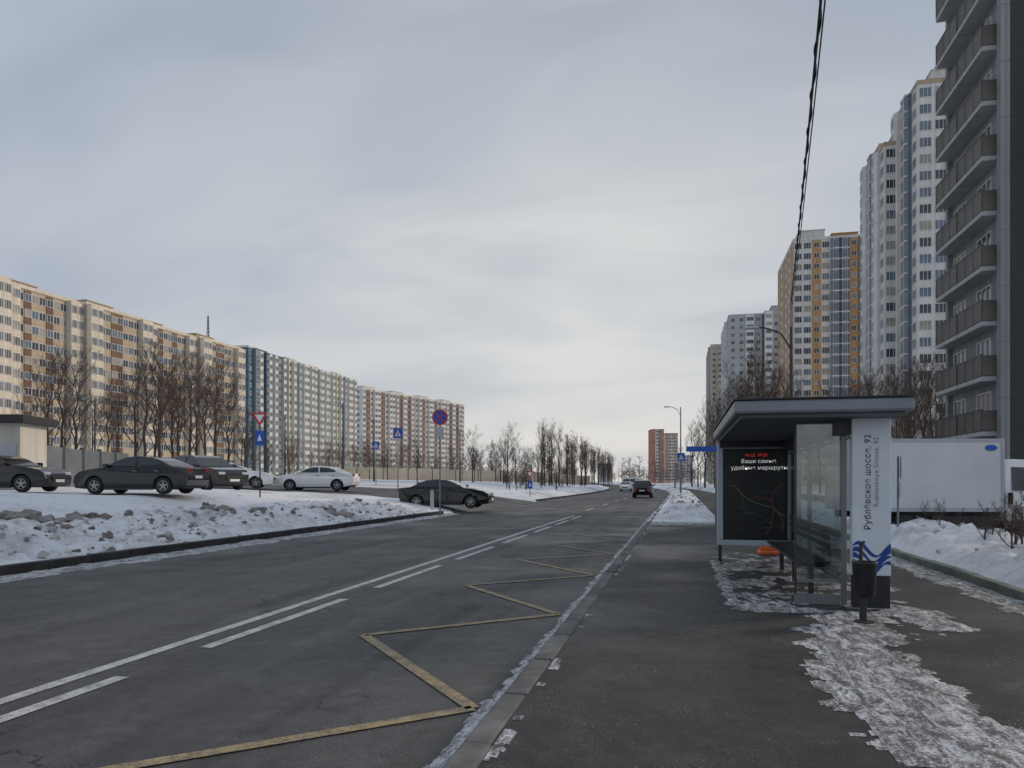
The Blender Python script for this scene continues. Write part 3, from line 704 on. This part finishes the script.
def car(kind,paint,loc,rz,label,group=None,name='parked_car'):
    P=PROF[kind]; e=empty(name,loc,rz,label,'van' if kind=='van' else 'car',group)
    Wd=P['W']; L2=abs(P['rear'][1][0]); belt=P['belt']; r=P['r']; ar=r+.06
    def hw(x,z):
        w=Wd*(1-.13*(abs(x)/L2)**4)
        if z>belt: w-=(z-belt)*(.42 if kind!='van' else .18)
        if z<.42: w-=(.42-z)*.2
        if belt-.35<z<=belt: w-=(z-belt+.35)*.07
        return w
    def arc(cx):
        pts=[]
        for k in range(0,9):
            a=math.radians(-15+210*k/8); pts.append((cx+ar*math.cos(a),r+ar*math.sin(a)))
        return pts
    top=[P['i']]+P['roof']+[P['j']]
    bot=[(P['wb'][0]+ar+.02,.2)]+arc(P['wb'][0])+[(P['wb'][0]-ar-.02,.19),(P['wb'][1]+ar+.02,.19)]+arc(P['wb'][1])+[(P['wb'][1]-ar-.02,.24)]
    loop=P['rear']+top+P['front']+bot
    n=len(loop); mb=MB()
    V=[(x,-hw(x,z),z) for x,z in loop]+[(x,hw(x,z),z) for x,z in loop]
    a=len(P['rear']); b_=a+len(top)-1
    low=list(range(0,a+1))+list(range(b_,n)); up=list(range(a,b_+1))
    mb.add(V,[low,up],0)
    mb.f+= [[n+k for k in reversed(low)],[n+k for k in reversed(up)]]; mb.m+=[0,0]
    sb=a+len(top)+len(P['front'])
    for k in range(n):
        k2=(k+1)%n; mb.f.append([k2,k,n+k,n+k2]); mb.m.append(1 if (k>=sb-1) else 0)
    mb.obj('body',[CP[paint],'black'],parent=e,bevel=.04,segs=3)
    for w in P['win']:
        for sg in (-1,1):
            mbw=MB()
            pts=[(x,sg*(hw(x,z)+.004),z) for x,z in w]
            if sg>0: pts.reverse()
            mbw.poly(pts)
            mbw.obj('side_window',['carglass'],parent=e)
    def scr(p,q,nm,t0=.1,t1=.92):
        p=Vector(p);q=Vector(q); nrm=Vector((-(q-p).y,(q-p).x)).normalized()
        if nrm.y<0: nrm=-nrm
        A=p.lerp(q,t0)+nrm*.008; B=p.lerp(q,t1)+nrm*.008
        m_=MB(); wa=hw(*A)-.09; wb_=hw(*B)-.10
        m_.poly([(A.x,-wa,A.y),(B.x,-wb_,B.y),(B.x,wb_,B.y),(A.x,wa,A.y)]); m_.obj(nm,['carglass'],parent=e)
    scr(P['j'],P['roof'][-1],'windscreen',.05,.98); scr(P['i'],P['roof'][0],'rear_window',.1,.95)
    if kind=='sedan':
        scr(P['roof'][-1],P['roof'][-2],'windscreen',.02,.8); scr(P['roof'][0],P['roof'][1],'rear_window',.02,.8)
    fx,fz=P['front'][2]; bx,bz=P['rear'][-1] if kind=='sedan' else P['rear'][2]
    for sg in (-1,1):
        m_=MB(); y0=sg*(hw(fx,fz)-.02); y1=y0-sg*.34
        m_.box(fx-.22,fx+.035,min(y0,y1),max(y0,y1),fz-.06,fz+.06); m_.obj('headlight',[headm],parent=e,bevel=.03)
        m_=MB(); y0=sg*(hw(bx,bz)+.004); y1=y0-sg*.3
        h_=.16 if kind=='sedan' else .42
        m_.box(bx-.06,bx+.16,min(y0,y1),max(y0,y1),bz-h_,bz+.0); m_.obj('taillight',[tailm],parent=e,bevel=.02)
        m_=MB(); yy=sg*(Wd+.09); xm=P['j'][0]-.22
        m_.box(xm-.09,xm+.08,yy-.09,yy+.09,belt+.0,belt+.15); m_.obj('side_mirror',[CP[paint]],parent=e,bevel=.03)
        for xh in (-.25,-1.15):
            m_=MB(); yh=sg*(hw(xh,belt-.13)+.012); m_.box(xh-.09,xh+.09,yh-.012,yh+.012,belt-.15,belt-.115); m_.obj('door_handle',['metal'],parent=e)
        m_=MB(); yh=sg*(Wd-.03); m_.box(-1.0,1.0,yh-.03,yh+.03,.17,.25); m_.obj('sill',['black'],parent=e)
    m_=MB(); f0=P['front'][3]; m_.box(f0[0]-.12,f0[0]+.03,-.42,.42,f0[1]-.08,f0[1]+.12); m_.obj('grille',['black'],parent=e,bevel=.02)
    m_=MB(); m_.box(f0[0]+.03,f0[0]+.045,-.26,.26,f0[1]-.13,f0[1]-.02); m_.obj('number_plate',['signw'],parent=e)
    m_=MB(); m_.box(P['rear'][1][0]-.03,P['rear'][1][0]-.012,-.26,.26,.62,.73); m_.obj('number_plate',['signw'],parent=e)
    m_=MB(); m_.box(-L2+.25,L2-.25,-Wd+.25,Wd-.25,.22,.5)
    m_.obj('underbody',['black'],parent=e)
    for wx in P['wb']:
        for sg in (-1,1):
            w_=empty('wheel',(wx,sg*(Wd-.13),r),0 if sg<0 else PI,parent=e)
            t=MB()
            prof=[(.62*r,-.10),(.9*r,-.115),(r,-.08),(r,.08),(.9*r,.115),(.62*r,.10)]
            k=24; vs=[]
            for i in range(k):
                a_=2*PI*i/k
                for rr,yy in prof: vs.append((rr*math.cos(a_),yy,rr*math.sin(a_)))
            q=len(prof); t.add(vs,[(i*q+j,i*q+j+1,((i+1)%k)*q+j+1,((i+1)%k)*q+j) for i in range(k) for j in range(q-1)])
            t.obj('tyre',['rubber'],parent=w_,smooth=True)
            t=MB(); t.tube((0,-.06,0),(0,.09,0),.64*r,.64*r,24,1); t.tube((0,-.105,0),(0,-.05,0),.16*r,.16*r,10,0)
            for i in range(5):
                a_=2*PI*i/5+.3; c_,s_=math.cos(a_),math.sin(a_)
                t.add([( .1*r*c_-.11*r*s_,-.095,.1*r*s_+.11*r*c_),(.1*r*c_+.11*r*s_,-.095,.1*r*s_-.11*r*c_),(.63*r*c_+.07*r*s_,-.09,.63*r*s_-.07*r*c_),(.63*r*c_-.07*r*s_,-.09,.63*r*s_+.07*r*c_)],[(0,1,2,3)],0)
            for i in range(24):
                a_=2*PI*i/24; a2=2*PI*(i+1)/24
                t.add([(q_*r*math.cos(z_),-.10,q_*r*math.sin(z_)) for q_,z_ in ((.57,a_),(.66,a_),(.66,a2),(.57,a2))],[(0,1,2,3)],0)
            t.obj('rim',['rim','black'],parent=w_)
    return e
def carat(kind,paint,u,dd,rot,label,z=None,**k):
    x,y=W(u,dd); return car(kind,paint,(x,y,(Gw(x,y) if z is None else z)+.02),YAW+rot,label,**k)
GP='cars on the snowy car park'
carat('sedan','black',142,29.5,PI-.10,'black sedan parked on the snowy lot',group=GP)
carat('sedan','black',2,29.5,-.05,'black sedan parked beside the white cabin',group=GP)
carat('suv','dark',206,36,-.6,'dark graphite crossover standing on the snow',group=GP)
carat('sedan','white',232,43,.2,'white car behind the dark crossover',group=GP)
carat('sedan','white',318,44.5,PI-.05,'white sedan stopped on the side road',group=GP)
carat('sedan','black',447,38.5,-.14,'black sedan pulling out of the side road')
carat('suv','black',643,72,PI/2-YAW,'dark car driving along the road',z=0,name='moving_car')
carat('van','white',635,150,-.35,'white van crossing at the distant junction',z=.15,name='moving_van')
carat('sedan','white',626,120,-PI/2-YAW,'distant white car on the road',z=0,name='moving_car')
# ------------------------------------------------------------ truck
x,y=W(987,19.2); e=empty('box_truck',(x,y,.10),YAW-.02,'small white box truck parked behind the bus shelter','truck')
tw=plain('truck_box_white',(.62,.64,.66),.5,0,.08,.8)
mb=MB(); mb.box(-3.3,.42,0,2.1,.72,2.58); mb.obj('cargo_box',[tw],parent=e,bevel=.03)
mb=MB()
for xx in (-3.32,.36): mb.box(xx,xx+.08,-.02,2.12,.70,2.60)
mb.box(-3.24,.36,-.02,-.003,.70,.80); mb.box(-3.24,.36,-.02,-.003,2.52,2.60)
mb.obj('box_frame',['greyp'],parent=e)
mb=MB(); mb.box(-3.2,2.2,.35,.5,.5,.70); mb.box(-3.2,2.2,1.6,1.75,.5,.70); mb.box(-2.2,-1.9,.05,.12,.35,.6); mb.box(-1.4,.2,.04,.10,.30,.58); mb.obj('chassis',['black'],parent=e)
mb=MB(); pr=[(.55,.45),(.55,1.9),(.75,2.08),(1.35,2.05),(1.95,1.35),(2.45,1.15),(2.55,.8),(2.5,.4)]
n=len(pr); hwc=lambda z:0.96-(max(0,z-1.2)*.12)
V=[(a,1.05-hwc(z),z) for a,z in pr]+[(a,1.05+hwc(z),z) for a,z in pr]
mb.add(V,[tuple(range(n)),tuple(range(n,2*n))[::-1]]+[((k+1)%n,k,n+k,n+(k+1)%n) for k in range(n)])
mb.obj('cab',[CP['white']],parent=e,bevel=.05)
mb=MB(); mb.poly([(a,1.05-hwc(z)-.005,z) for a,z in ((.72,1.25),(1.75,1.25),(1.3,1.85),(.72,1.87))]); mb.obj('side_window',['carglass'],parent=e)
mb=MB(); mb.box(.60,.66,-.02,.085,.9,1.2); mb.obj('cab_vent',['black'],parent=e)
mb=MB(); mb.box(1.70,1.85,-.1,.06,1.35,1.75); mb.obj('side_mirror',['black'],parent=e,bevel=.03)
mb=MB(); k=20; mb.poly([(.10+.16*math.cos(2*PI*i/k),-.012,2.36+.08*math.sin(2*PI*i/k)) for i in range(k)]); mb.obj('blue_badge',['blue'],parent=e)
for wx in (-2.0,1.75):
    for sy in (.2,1.9):
        w_=empty('wheel',(wx,sy,.32),0,parent=e); t=MB(); t.tube((0,-.11,0),(0,.11,0),.36,.36,26); t.obj('tyre',['rubber'],parent=w_,bevel=.03)
        t=MB(); t.tube((0,-.118,0),(0,.118,0),.19,.19,20); t.obj('rim',['rim'],parent=w_)
# ------------------------------------------------------------ bus shelter
RO=(1.2,11.6,.12); e=empty('bus_shelter',RO,0,'grey bus shelter with glass back, light box and white end panel','bus shelter')
def part(mb,name,mats,**k): return mb.obj(name,mats,parent=e,o=RO,**k)
roofm=plain('roof_fascia',(.22,.24,.27),.45,.3,.12,1.2); under=plain('roof_underside',(.10,.11,.12),.6,.1,.15,1)
DZ=-.05
mb=MB(); mb.box(.60,2.50,8.85,14.45,2.42+DZ,2.575+DZ); part(mb,'roof',[roofm],bevel=.03)
mb=MB(); mb.box(.68,2.42,8.93,14.37,2.375+DZ,2.417+DZ); part(mb,'roof_underside',[under])
mb=MB(); mb.box(.585,2.515,8.835,14.465,2.578+DZ,2.596+DZ); part(mb,'roof_cap',['metald'])
mb=MB(); mb.box(1.80,1.98,9.35,14.1,2.20+DZ,2.372+DZ); part(mb,'roof_beam',['metald'])
mb=MB(); mb.box(.70,1.80,14.0,14.1,2.26+DZ,2.372+DZ); part(mb,'roof_beam',['metald'])
for sy in (9.48,11.9,14.02):
    mb=MB(); mb.box(1.87,1.93,sy,sy+.05,.12,2.20+DZ); part(mb,'post',['metal'],bevel=.008)
for sy,ey in ((9.54,11.89),(11.96,14.01)):
    mb=MB(); mb.box(1.892,1.904,sy,ey,.42,2.07); part(mb,'glass_panel',['glass'])
    for za,zb in ((.38,.415),(2.075,2.11)):
        mb=MB(); mb.box(1.88,1.916,sy,ey,za,zb); part(mb,'glass_rail',['metal'])
mb=MB(); mb.box(1.34,1.855,9.49,9.53,.38,.42); part(mb,'end_rail',['metal'])
mb=MB(); mb.box(1.34,1.855,9.49,9.53,.12,.24); part(mb,'end_plinth',['metal'])
mb=MB(); mb.box(1.345,1.365,9.49,9.53,.24,2.32); part(mb,'end_post',['metald'])
mb=MB(); mb.box(1.37,1.855,9.505,9.515,.43,2.31); part(mb,'glass_panel',['glass'])
mb=MB()
for k in range(5): mb.box(1.42+.085*k,1.49+.085*k,9.9,13.2,.56,.585)
mb.box(1.45,1.80,9.95,13.15,.535,.559)
part(mb,'bench_seat',['metald'])
for k in range(3):
    mb=MB(); mb.box(1.80,1.82,9.9,13.2,.75+.1*k,.82+.1*k); part(mb,'bench_back_slat',['metald'])
for sy in (10.1,11.5,12.9):
    mb=MB(); mb.box(1.46,1.80,sy,sy+.05,.50,.533); mb.box(1.60,1.66,sy,sy+.05,.12,.50); part(mb,'bench_leg',['metald'])
lb=empty('light_box',(0,0,0),0,parent=e)
mb=MB(); y0=14.12; x0,x1,z0,z1=.66,2.12,.42,2.29; fw=.10
mb.box(x0,x1,y0,y0+.22,z0,z0+fw); mb.box(x0,x1,y0,y0+.22,z1-fw,z1); mb.box(x0,x0+fw,y0,y0+.22,z0+fw,z1-fw); mb.box(x1-fw,x1,y0,y0+.22,z0+fw,z1-fw); mb.box(x0+fw,x1-fw,y0+.06,y0+.2,z0+fw,z1-fw,1)
mb.box(x0+.02,x0+.08,y0+.04,y0+.18,.12,z0-.001,1); mb.box(x1-.08,x1-.02,y0+.04,y0+.18,.12,z0-.001,1)
lbf=plain('lightbox_frame',(.46,.53,.60),.4,.1,.08,2)
mb.obj('box_frame',[lbf,'metald'],parent=lb,o=RO,bevel=.01)
pbase=plain('poster_black',(.012,.014,.019),.3,0,.2,2,.5)
mb=MB(); mb.box(x0+.105,x1-.105,y0+.045,y0+.058,z0+.105,z1-.105); mb.obj('poster',[pbase],parent=lb,o=RO)
M['prd']=plain('poster_red',(.75,.06,.05),.5,emit=.3); M['pwh']=plain('poster_white',(.85,.85,.85),.5,emit=.4); M['prd2']=plain('poster_dim_red',(.30,.035,.03),.5,emit=.08)  # slight emission added to brighten the backlit poster print
M['pgr']=plain('poster_green',(.05,.18,.08),.5,emit=.08); M['por']=plain('poster_orange',(.25,.12,.04),.5,emit=.08); M['pyl']=plain('poster_yellow',(.28,.24,.07),.5,emit=.08); M['pgy']=plain('poster_grey',(.08,.085,.095),.5)  # coloured map inks get a faint added glow too, grey does not
RX=(PI/2,0,0)
def L(p): return (p[0]-RO[0],p[1]-RO[1],p[2]-RO[2])
textmesh('poster_heading','МЦД',.08,'prd',lb,L((1.15,y0+.042,2.05)),RX,maxw=.17)
textmesh('poster_heading','МЦК',.08,'prd',lb,L((1.37,y0+.042,2.05)),RX,maxw=.17)
textmesh('poster_text','Ваши самые',.085,'pwh',lb,L((1.08,y0+.042,1.93)),RX,'LEFT',maxw=.60)
textmesh('poster_text','удобные маршруты',.085,'pwh',lb,L((.90,y0+.042,1.81)),RX,'LEFT',maxw=.98)
rr=random.Random(4)
mb=MB(); cols=['prd2','pwh','pgr','por','pyl','pgy']
def pline(pts,mi,w=.0045):
    for (a,b_),(c,d_) in zip(pts[:-1],pts[1:]):
        mb.tube((a,y0+.042,b_),(c,y0+.042,d_),w,w,4,mi)
pline([(.88,1.52),(.98,1.50),(1.06,1.40),(1.22,1.25),(1.30,1.22),(1.45,1.16),(1.62,1.12),(1.75,1.0),(1.95,.92)],4)
pline([(1.5,.62),(1.62,.80),(1.62,.95),(1.66,1.1),(1.60,1.25),(1.66,1.42),(1.80,1.55)],0,.006)
pline([(1.06,1.40),(1.12,1.30),(1.10,1.12),(1.2,1.02),(1.36,1.0),(1.5,.92),(1.62,.80)],2)
pline([(1.22,1.25),(1.36,1.32),(1.6,1.25)],0)
pline([(1.75,1.0),(1.82,.85),(1.78,.70)],3)
for k in range(14):
    a,b_=rr.uniform(.82,1.45),rr.uniform(.65,1.5); pline([(a,b_),(a+.25,b_+rr.uniform(-.2,.2)),(a+.5,b_+rr.uniform(-.12,.12))],5,.003)
mb.obj('poster_map',cols,parent=lb,o=RO)
py=empty('end_panel',(0,0,0),0,parent=e)
mb=MB(); mb.box(1.95,2.37,9.30,9.42,.50,2.365); mb.obj('panel',['whitep'],parent=py,o=RO,bevel=.01)
mb=MB(); mb.box(1.96,2.36,9.31,9.41,.12,.498); mb.obj('plinth',['black'],parent=py,o=RO)
M['ink']=plain('ink_black',(.025,.025,.03),.5); M['inkg']=plain('ink_grey',(.26,.29,.32),.5)
textmesh('panel_text','Рублёвское шоссе, 92',.1,'ink',py,L((2.15,9.296,1.03)),(PI/2,-PI/2,0),maxw=1.10)
textmesh('panel_text','Rublevskoye Shosse, 92',.06,'inkg',py,L((2.235,9.296,1.30)),(PI/2,-PI/2,0),maxw=.80)
mb=MB()
for k in range(4):
    pts=[]
    for i in range(25):
        t=i/24; pts.append((1.955+.41*t,.80-.07*k+.085*math.sin(t*6.6+.6+k*.35)*(1-.25*t)))
    for i,((a,b_),(c,d_)) in enumerate(zip(pts[:-1],pts[1:])):
        wv=.008+.022*abs(math.sin(i/24*PI*1.5+k*.8)) ; wv2=.008+.022*abs(math.sin((i+1)/24*PI*1.5+k*.8))
        mb.poly([(a,9.294-.0004*k,b_-wv),(c,9.294-.0004*k,d_-wv2),(c,9.294-.0004*k,d_+wv2),(a,9.294-.0004*k,b_+wv)],0)
M['wave']=plain('wave_blue',(.010,.055,.28),.5)
mb.obj('wave_emblem',['wave'],parent=py,o=RO)
x,y=1.87,8.35; e2=empty('litter_bin',(x,y,.12),0,'black litter bin on a post beside the shelter','bin')
mb=MB(); k=20
pf=[(.0,.28),(.09,.28),(.105,.30),(.12,.62),(.13,.64),(.112,.64),(.10,.33),(0,.33)]
vs=[];q=len(pf)
for i in range(k):
    a=2*PI*i/k; vs+=[(r_*math.cos(a),r_*math.sin(a),z_) for r_,z_ in pf]
mb.add(vs,[(i*q+j,((i+1)%k)*q+j,((i+1)%k)*q+j+1,i*q+j+1) for i in range(k) for j in range(q-1)]); mb.obj('bucket',['black'],parent=e2,smooth=True)
mb=MB(); mb.tube((0,.15,0),(0,.15,.82),.018,.018,8); mb.tube((0,.0,0),(0,.0,.28),.025,.025,8); mb.tube((0,.15,.82),(.0,.02,.84),.016,.016,8); mb.tube((0,0,0),(0,0,.02),.10,.10,16); mb.obj('post',['metald'],parent=e2)
x,y=W(778,14.9); e2=empty('barrier',(x,y,.12),YAW,'low orange plastic barrier standing behind the light box','barrier')
orb=plain('orange_plastic',(.78,.17,.04),.5)
mb=MB(); mb.box(-.40,.36,-.12,.12,0,.09); mb.box(-.36,.32,-.07,.07,.09,.62); mb.obj('body',[orb],parent=e2,bevel=.03)
mb=MB(); mb.box(-.34,.30,-.075,-.071,.44,.54); mb.obj('stripe',['signw'],parent=e2)
# ------------------------------------------------------------ signs
def rsign(u,dd,h,kind,label,z=None,col='metal',rot=0,sc=1):
    x,y=W(u,dd); z=Gw(x,y) if z is None else z
    e=empty('traffic_sign',(x,y,z),YAW+rot,label,'traffic sign')
    mb=MB(); mb.tube((0,0,-.2),(0,0,h),.035*sc,.03*sc,8); mb.obj('post',[col],parent=e)
    def disc(r,yy,mi,mb,n=28,zc=h-.35,rin=0):
        if rin: mb.add([(q_*math.cos(2*PI*i/n),yy,zc+q_*math.sin(2*PI*i/n)) for i in range(n) for q_ in (rin,r)],[(2*i,2*i+1,(2*i+3)%(2*n),(2*i+2)%(2*n)) for i in range(n)],mi)
        else: mb.tube((0,yy,zc),(0,yy+.01,zc),r,r,n,mi)
    if kind=='stop':
        mb=MB(); zc=h-.35*sc; disc(.35*sc,-.06,0,mb,zc=zc); disc(.35*sc,-.064,1,mb,rin=.29*sc,zc=zc)
        for s_ in (1,-1):
            d=Vector((1,s_)).normalized()*sc; p=Vector((-d.y,d.x))*.025
            mb.poly([(-.3*d.x-p.x,-.064-.002*s_,zc-.3*d.y-p.y),(.3*d.x-p.x,-.064-.002*s_,zc+.3*d.y-p.y),(.3*d.x+p.x,-.064-.002*s_,zc+.3*d.y+p.y),(-.3*d.x+p.x,-.064-.002*s_,zc-.3*d.y+p.y)],1)
        mb.obj('sign_face',['blue','red'],parent=e)
        mb=MB(); mb.box(-.17*sc,.17*sc,-.06,-.04,h-1.25*sc,h-.78*sc,0); mb.obj('sub_plate',['greyp'],parent=e)
    if kind=='yield':
        mb=MB(); zc=h-.3
        for s_,yy,mi in ((.36,-.06,1),(.21,-.064,0)):
            mb.poly([(-s_,yy,zc+s_*.58),(0,yy,zc-s_*1.15),(s_,yy,zc+s_*.58)],mi)
        mb.obj('sign_face',['signw','red'],parent=e)
        mb=MB(); zc=h-1.2; mb.box(-.2,.2,-.06,-.045,zc-.35,zc+.30,0)
        mb.poly([(-.1,-.064,zc-.15),(.1,-.064,zc-.15),(0,-.064,zc+.15)],1); mb.obj('sub_plate',['blue','signw'],parent=e)
    if kind=='ped':
        mb=MB(); zc=h-.35; mb.box(-.30,.30,-.06,-.045,zc-.33,zc+.33,0)
        mb.poly([(-.2,-.064,zc-.2),(.2,-.064,zc-.2),(0,-.064,zc+.22)],1)
        mb.tube((0,-.068,zc+.1),(0,-.068,zc-.02),.025,.025,6,2); mb.tube((0,-.068,zc-.02),(-.07,-.068,zc-.16),.02,.02,6,2); mb.tube((0,-.068,zc-.02),(.07,-.068,zc-.16),.02,.02,6,2)
        mb.obj('sign_face',['blue','signw','black'],parent=e)
rsign(440,33,4.85,'stop','round blue no stopping sign with red cross on a post')
rsign(260,33,3.85,'yield','give way triangle above a blue plate on a post',col='metald')
rsign(398,48,4.2,'ped','square blue pedestrian crossing sign on a post')
rsign(376,66,3.9,'ped','blue crossing sign farther along the side road')
rsign(681,60,3.6,'ped','blue crossing sign on the snowy verge',z=.3)
rsign(530,62,2.2,'yield','small give way sign beyond the side road')
rsign(898,17,2.05,'stop','small round no stopping sign on thin post by truck',z=.12,rot=1.05,sc=.75)
x,y=W(716,24); e=empty('street_name_sign',(x,y,.12),YAW,'dark blue street direction board on a post','sign')
mb=MB(); mb.tube((0,0,0),(0,0,2.7),.035,.035,8); mb.obj('post',['metal'],parent=e)
mb=MB(); mb.box(-.98,.06,-.06,-.04,2.43,2.6); mb.obj('board',['blue'],parent=e)
for u,dd in ((432,36),(418,40)):
    x,y=W(u,dd); e=empty('bollard',(x,y,Gw(x,y)),0,'pale concrete bollard beside the side road','bollard','bollards')
    mb=MB(); mb.tube((0,0,-.1),(0,0,.95),.09,.08,12); mb.obj('shaft',['greyp'],parent=e)
    mb=MB(); mb.tube((0,0,.951),(0,0,1.02),.10,.04,12); mb.obj('cap',['metald'],parent=e)
def lamp(x,y,h,ang,label,arm=1.8,rad=.09,g='street lamps',col='metal'):
    e=empty('street_lamp',(x,y,Gw(x,y)),ang,label,'street lamp',g)
    mb=MB(); mb.tube((0,0,-.2),(0,0,1.4),rad*1.3,rad*1.3,10); mb.tube((0,0,1.4),(0,0,h),rad,rad*.6,10); mb.obj('pole',[col],parent=e)
    mb=MB(); pts=[(0,0,h-.9),(-arm*.3,0,h-.25),(-arm*.7,0,h-.02),(-arm,0,h+.05)]
    for a,b_ in zip(pts[:-1],pts[1:]): mb.tube(a,b_,.035,.03,8)
    mb.obj('arm',[col],parent=e)
    mb=MB(); mb.box(-arm-.55,-arm+.02,-.12,.12,h-.01,h+.10); mb.obj('lamp_head',['greyp'],parent=e,bevel=.03)
    return e
PX,PY=W(791,30)
lamp(PX,PY,7.7,0,'grey street lamp with curved arm carrying cables',1.25,col='metald')
lamp(.0,80,9,0,'grey street lamp on the snowy verge',1.2)
lamp(.3+bend(125),125,9,0,'distant grey street lamp',1.2)
for u,dd in ((343,78),(374,100),(285,95),(460,120),(95,80),(505,150)):
    x,y=W(u,dd); lamp(x,y,8.5,.3,'tall dark street lamp on the snowy field',.8,.1,'lamps across the field','metald')
def cable(p,q,sag,r,lab,off=0,ph=0):
    mb=MB(); n=60 if off==0 else 420; prev=None
    for i in range(n+1):
        t=i/n; v=Vector(p).lerp(Vector(q),t); v.z-=sag*4*t*(1-t)
        if off: a=t*2*PI*30+ph; v+=Vector((math.cos(a)*off,0,math.sin(a)*off))
        if prev is not None: mb.tube(prev,v,r,r,6,0,False)
        prev=v
    o=mb.obj('overhead_cable',['cable']); tag(o,lab,'cable','overhead cables')
A_=(PX,PY,8.9);B_=(-.75,-11.5,9.3)
cable(A_,B_,.75,.021,'thick black overhead cable hung from the lamp pole')
cable(A_,B_,.75,.013,'thin black cable twisted round the thick one',.028)
cable((PX+.05,PY,8.8),(-.70,-11.5,9.25),.73,.012,'thin black overhead cable beside the thick one')
mb=MB(); mb.tube((PX,PY,7.6),(PX,PY,9.0),.05,.04,8); tag(mb.obj('cable_mast',['metal']),'short steel mast holding cables on the pole','mast')
# ------------------------------------------------------------ sky & light
w=bpy.data.worlds.new('World'); S.world=w; w.use_nodes=True; nt=w.node_tree
for n in list(nt.nodes): nt.nodes.remove(n)
sky=nt.nodes.new('ShaderNodeTexSky'); sky.sky_type='NISHITA'; sky.sun_disc=False
sunaz=math.radians(54); sunel=math.radians(24)
sky.sun_elevation=sunel; sky.sun_rotation=sunaz
tc=nt.nodes.new('ShaderNodeTexCoord').outputs['Generated']
sp=nt.nodes.new('ShaderNodeSeparateXYZ'); nt.links.new(tc,sp.inputs[0])
z=mth(nt,'MAXIMUM',sp.outputs[2],0.0); zd=mth(nt,'ADD',z,.38)
cb=nt.nodes.new('ShaderNodeCombineXYZ'); nt.links.new(mth(nt,'DIVIDE',sp.outputs[0],zd),cb.inputs[0]); nt.links.new(mth(nt,'DIVIDE',sp.outputs[1],zd),cb.inputs[1])
mp=nt.nodes.new('ShaderNodeMapping'); mp.inputs['Rotation'].default_value=(0,0,math.radians(38)); mp.inputs['Scale'].default_value=(.75,1.5,1); mp.inputs['Location'].default_value=(2.1,.4,0); nt.links.new(cb.outputs[0],mp.inputs[0])
n1=noi(nt,mp.outputs[0],.85,4,.45,.5); n2=noi(nt,mp.outputs[0],2.4,4,.45,.6)
f=mth(nt,'ADD',mth(nt,'MULTIPLY',n1,.82),mth(nt,'MULTIPLY',n2,.18))
c=ramp(nt,f,[(.34,(.25,.315,.42)),(.48,(.37,.43,.525)),(.64,(.55,.595,.655))])
dt=nt.nodes.new('ShaderNodeVectorMath'); dt.operation='DOT_PRODUCT'; nt.links.new(tc,dt.inputs[0])
gx,gy=W(590,100); gv=Vector((gx,gy,22)).normalized(); dt.inputs[1].default_value=gv
gl=mth(nt,'POWER',mth(nt,'MAXIMUM',dt.outputs['Value'],0.0),8)
gl=mth(nt,'MULTIPLY',gl,ramp(nt,n2,[(.32,.62),(.62,1.0)]))
c=mixc(nt,mth(nt,'MULTIPLY',gl,.75),c,(.82,.81,.78))
hz=mth(nt,'POWER',mth(nt,'SUBTRACT',1.0,mth(nt,'MINIMUM',z,1.0)),10)
hz=mth(nt,'MULTIPLY',hz,ramp(nt,n2,[(.3,.5),(.7,1.0)]))
c=mixc(nt,mth(nt,'MULTIPLY',hz,.72),c,(.88,.80,.70))
bg=nt.nodes.new('ShaderNodeBackground'); nt.links.new(c,bg.inputs[0]); bg.inputs[1].default_value=1.02
bg2=nt.nodes.new('ShaderNodeBackground'); nt.links.new(sky.outputs[0],bg2.inputs[0]); bg2.inputs[1].default_value=.07
mx=nt.nodes.new('ShaderNodeMixShader'); mx.inputs[0].default_value=.93
nt.links.new(bg2.outputs[0],mx.inputs[1]); nt.links.new(bg.outputs[0],mx.inputs[2])
out=nt.nodes.new('ShaderNodeOutputWorld'); nt.links.new(mx.outputs[0],out.inputs[0])
sd=bpy.data.lights.new('sun','SUN'); sd.energy=1.8; sd.angle=math.radians(10); sd.color=(1,.82,.62)
so=bpy.data.objects.new('sun',sd); COL.objects.link(so)
dv=Vector((math.sin(sunaz)*math.cos(sunel),math.cos(sunaz)*math.cos(sunel),math.sin(sunel)))
so.rotation_euler=dv.to_track_quat('Z','Y').to_euler(); so.location=(0,0,60)
cd=bpy.data.cameras.new('camera'); cam=bpy.data.objects.new('camera',cd); COL.objects.link(cam)
cam.location=(0,0,1.6); cam.rotation_euler=(PI/2,0,YAW); cd.sensor_width=36; cd.lens=F/1024*36; cd.shift_y=(481-384)/1024
cd.clip_start=.05; cd.clip_end=6000; S.camera=cam
S.view_settings.view_transform='Standard'; S.view_settings.look='None'; S.view_settings.exposure=0
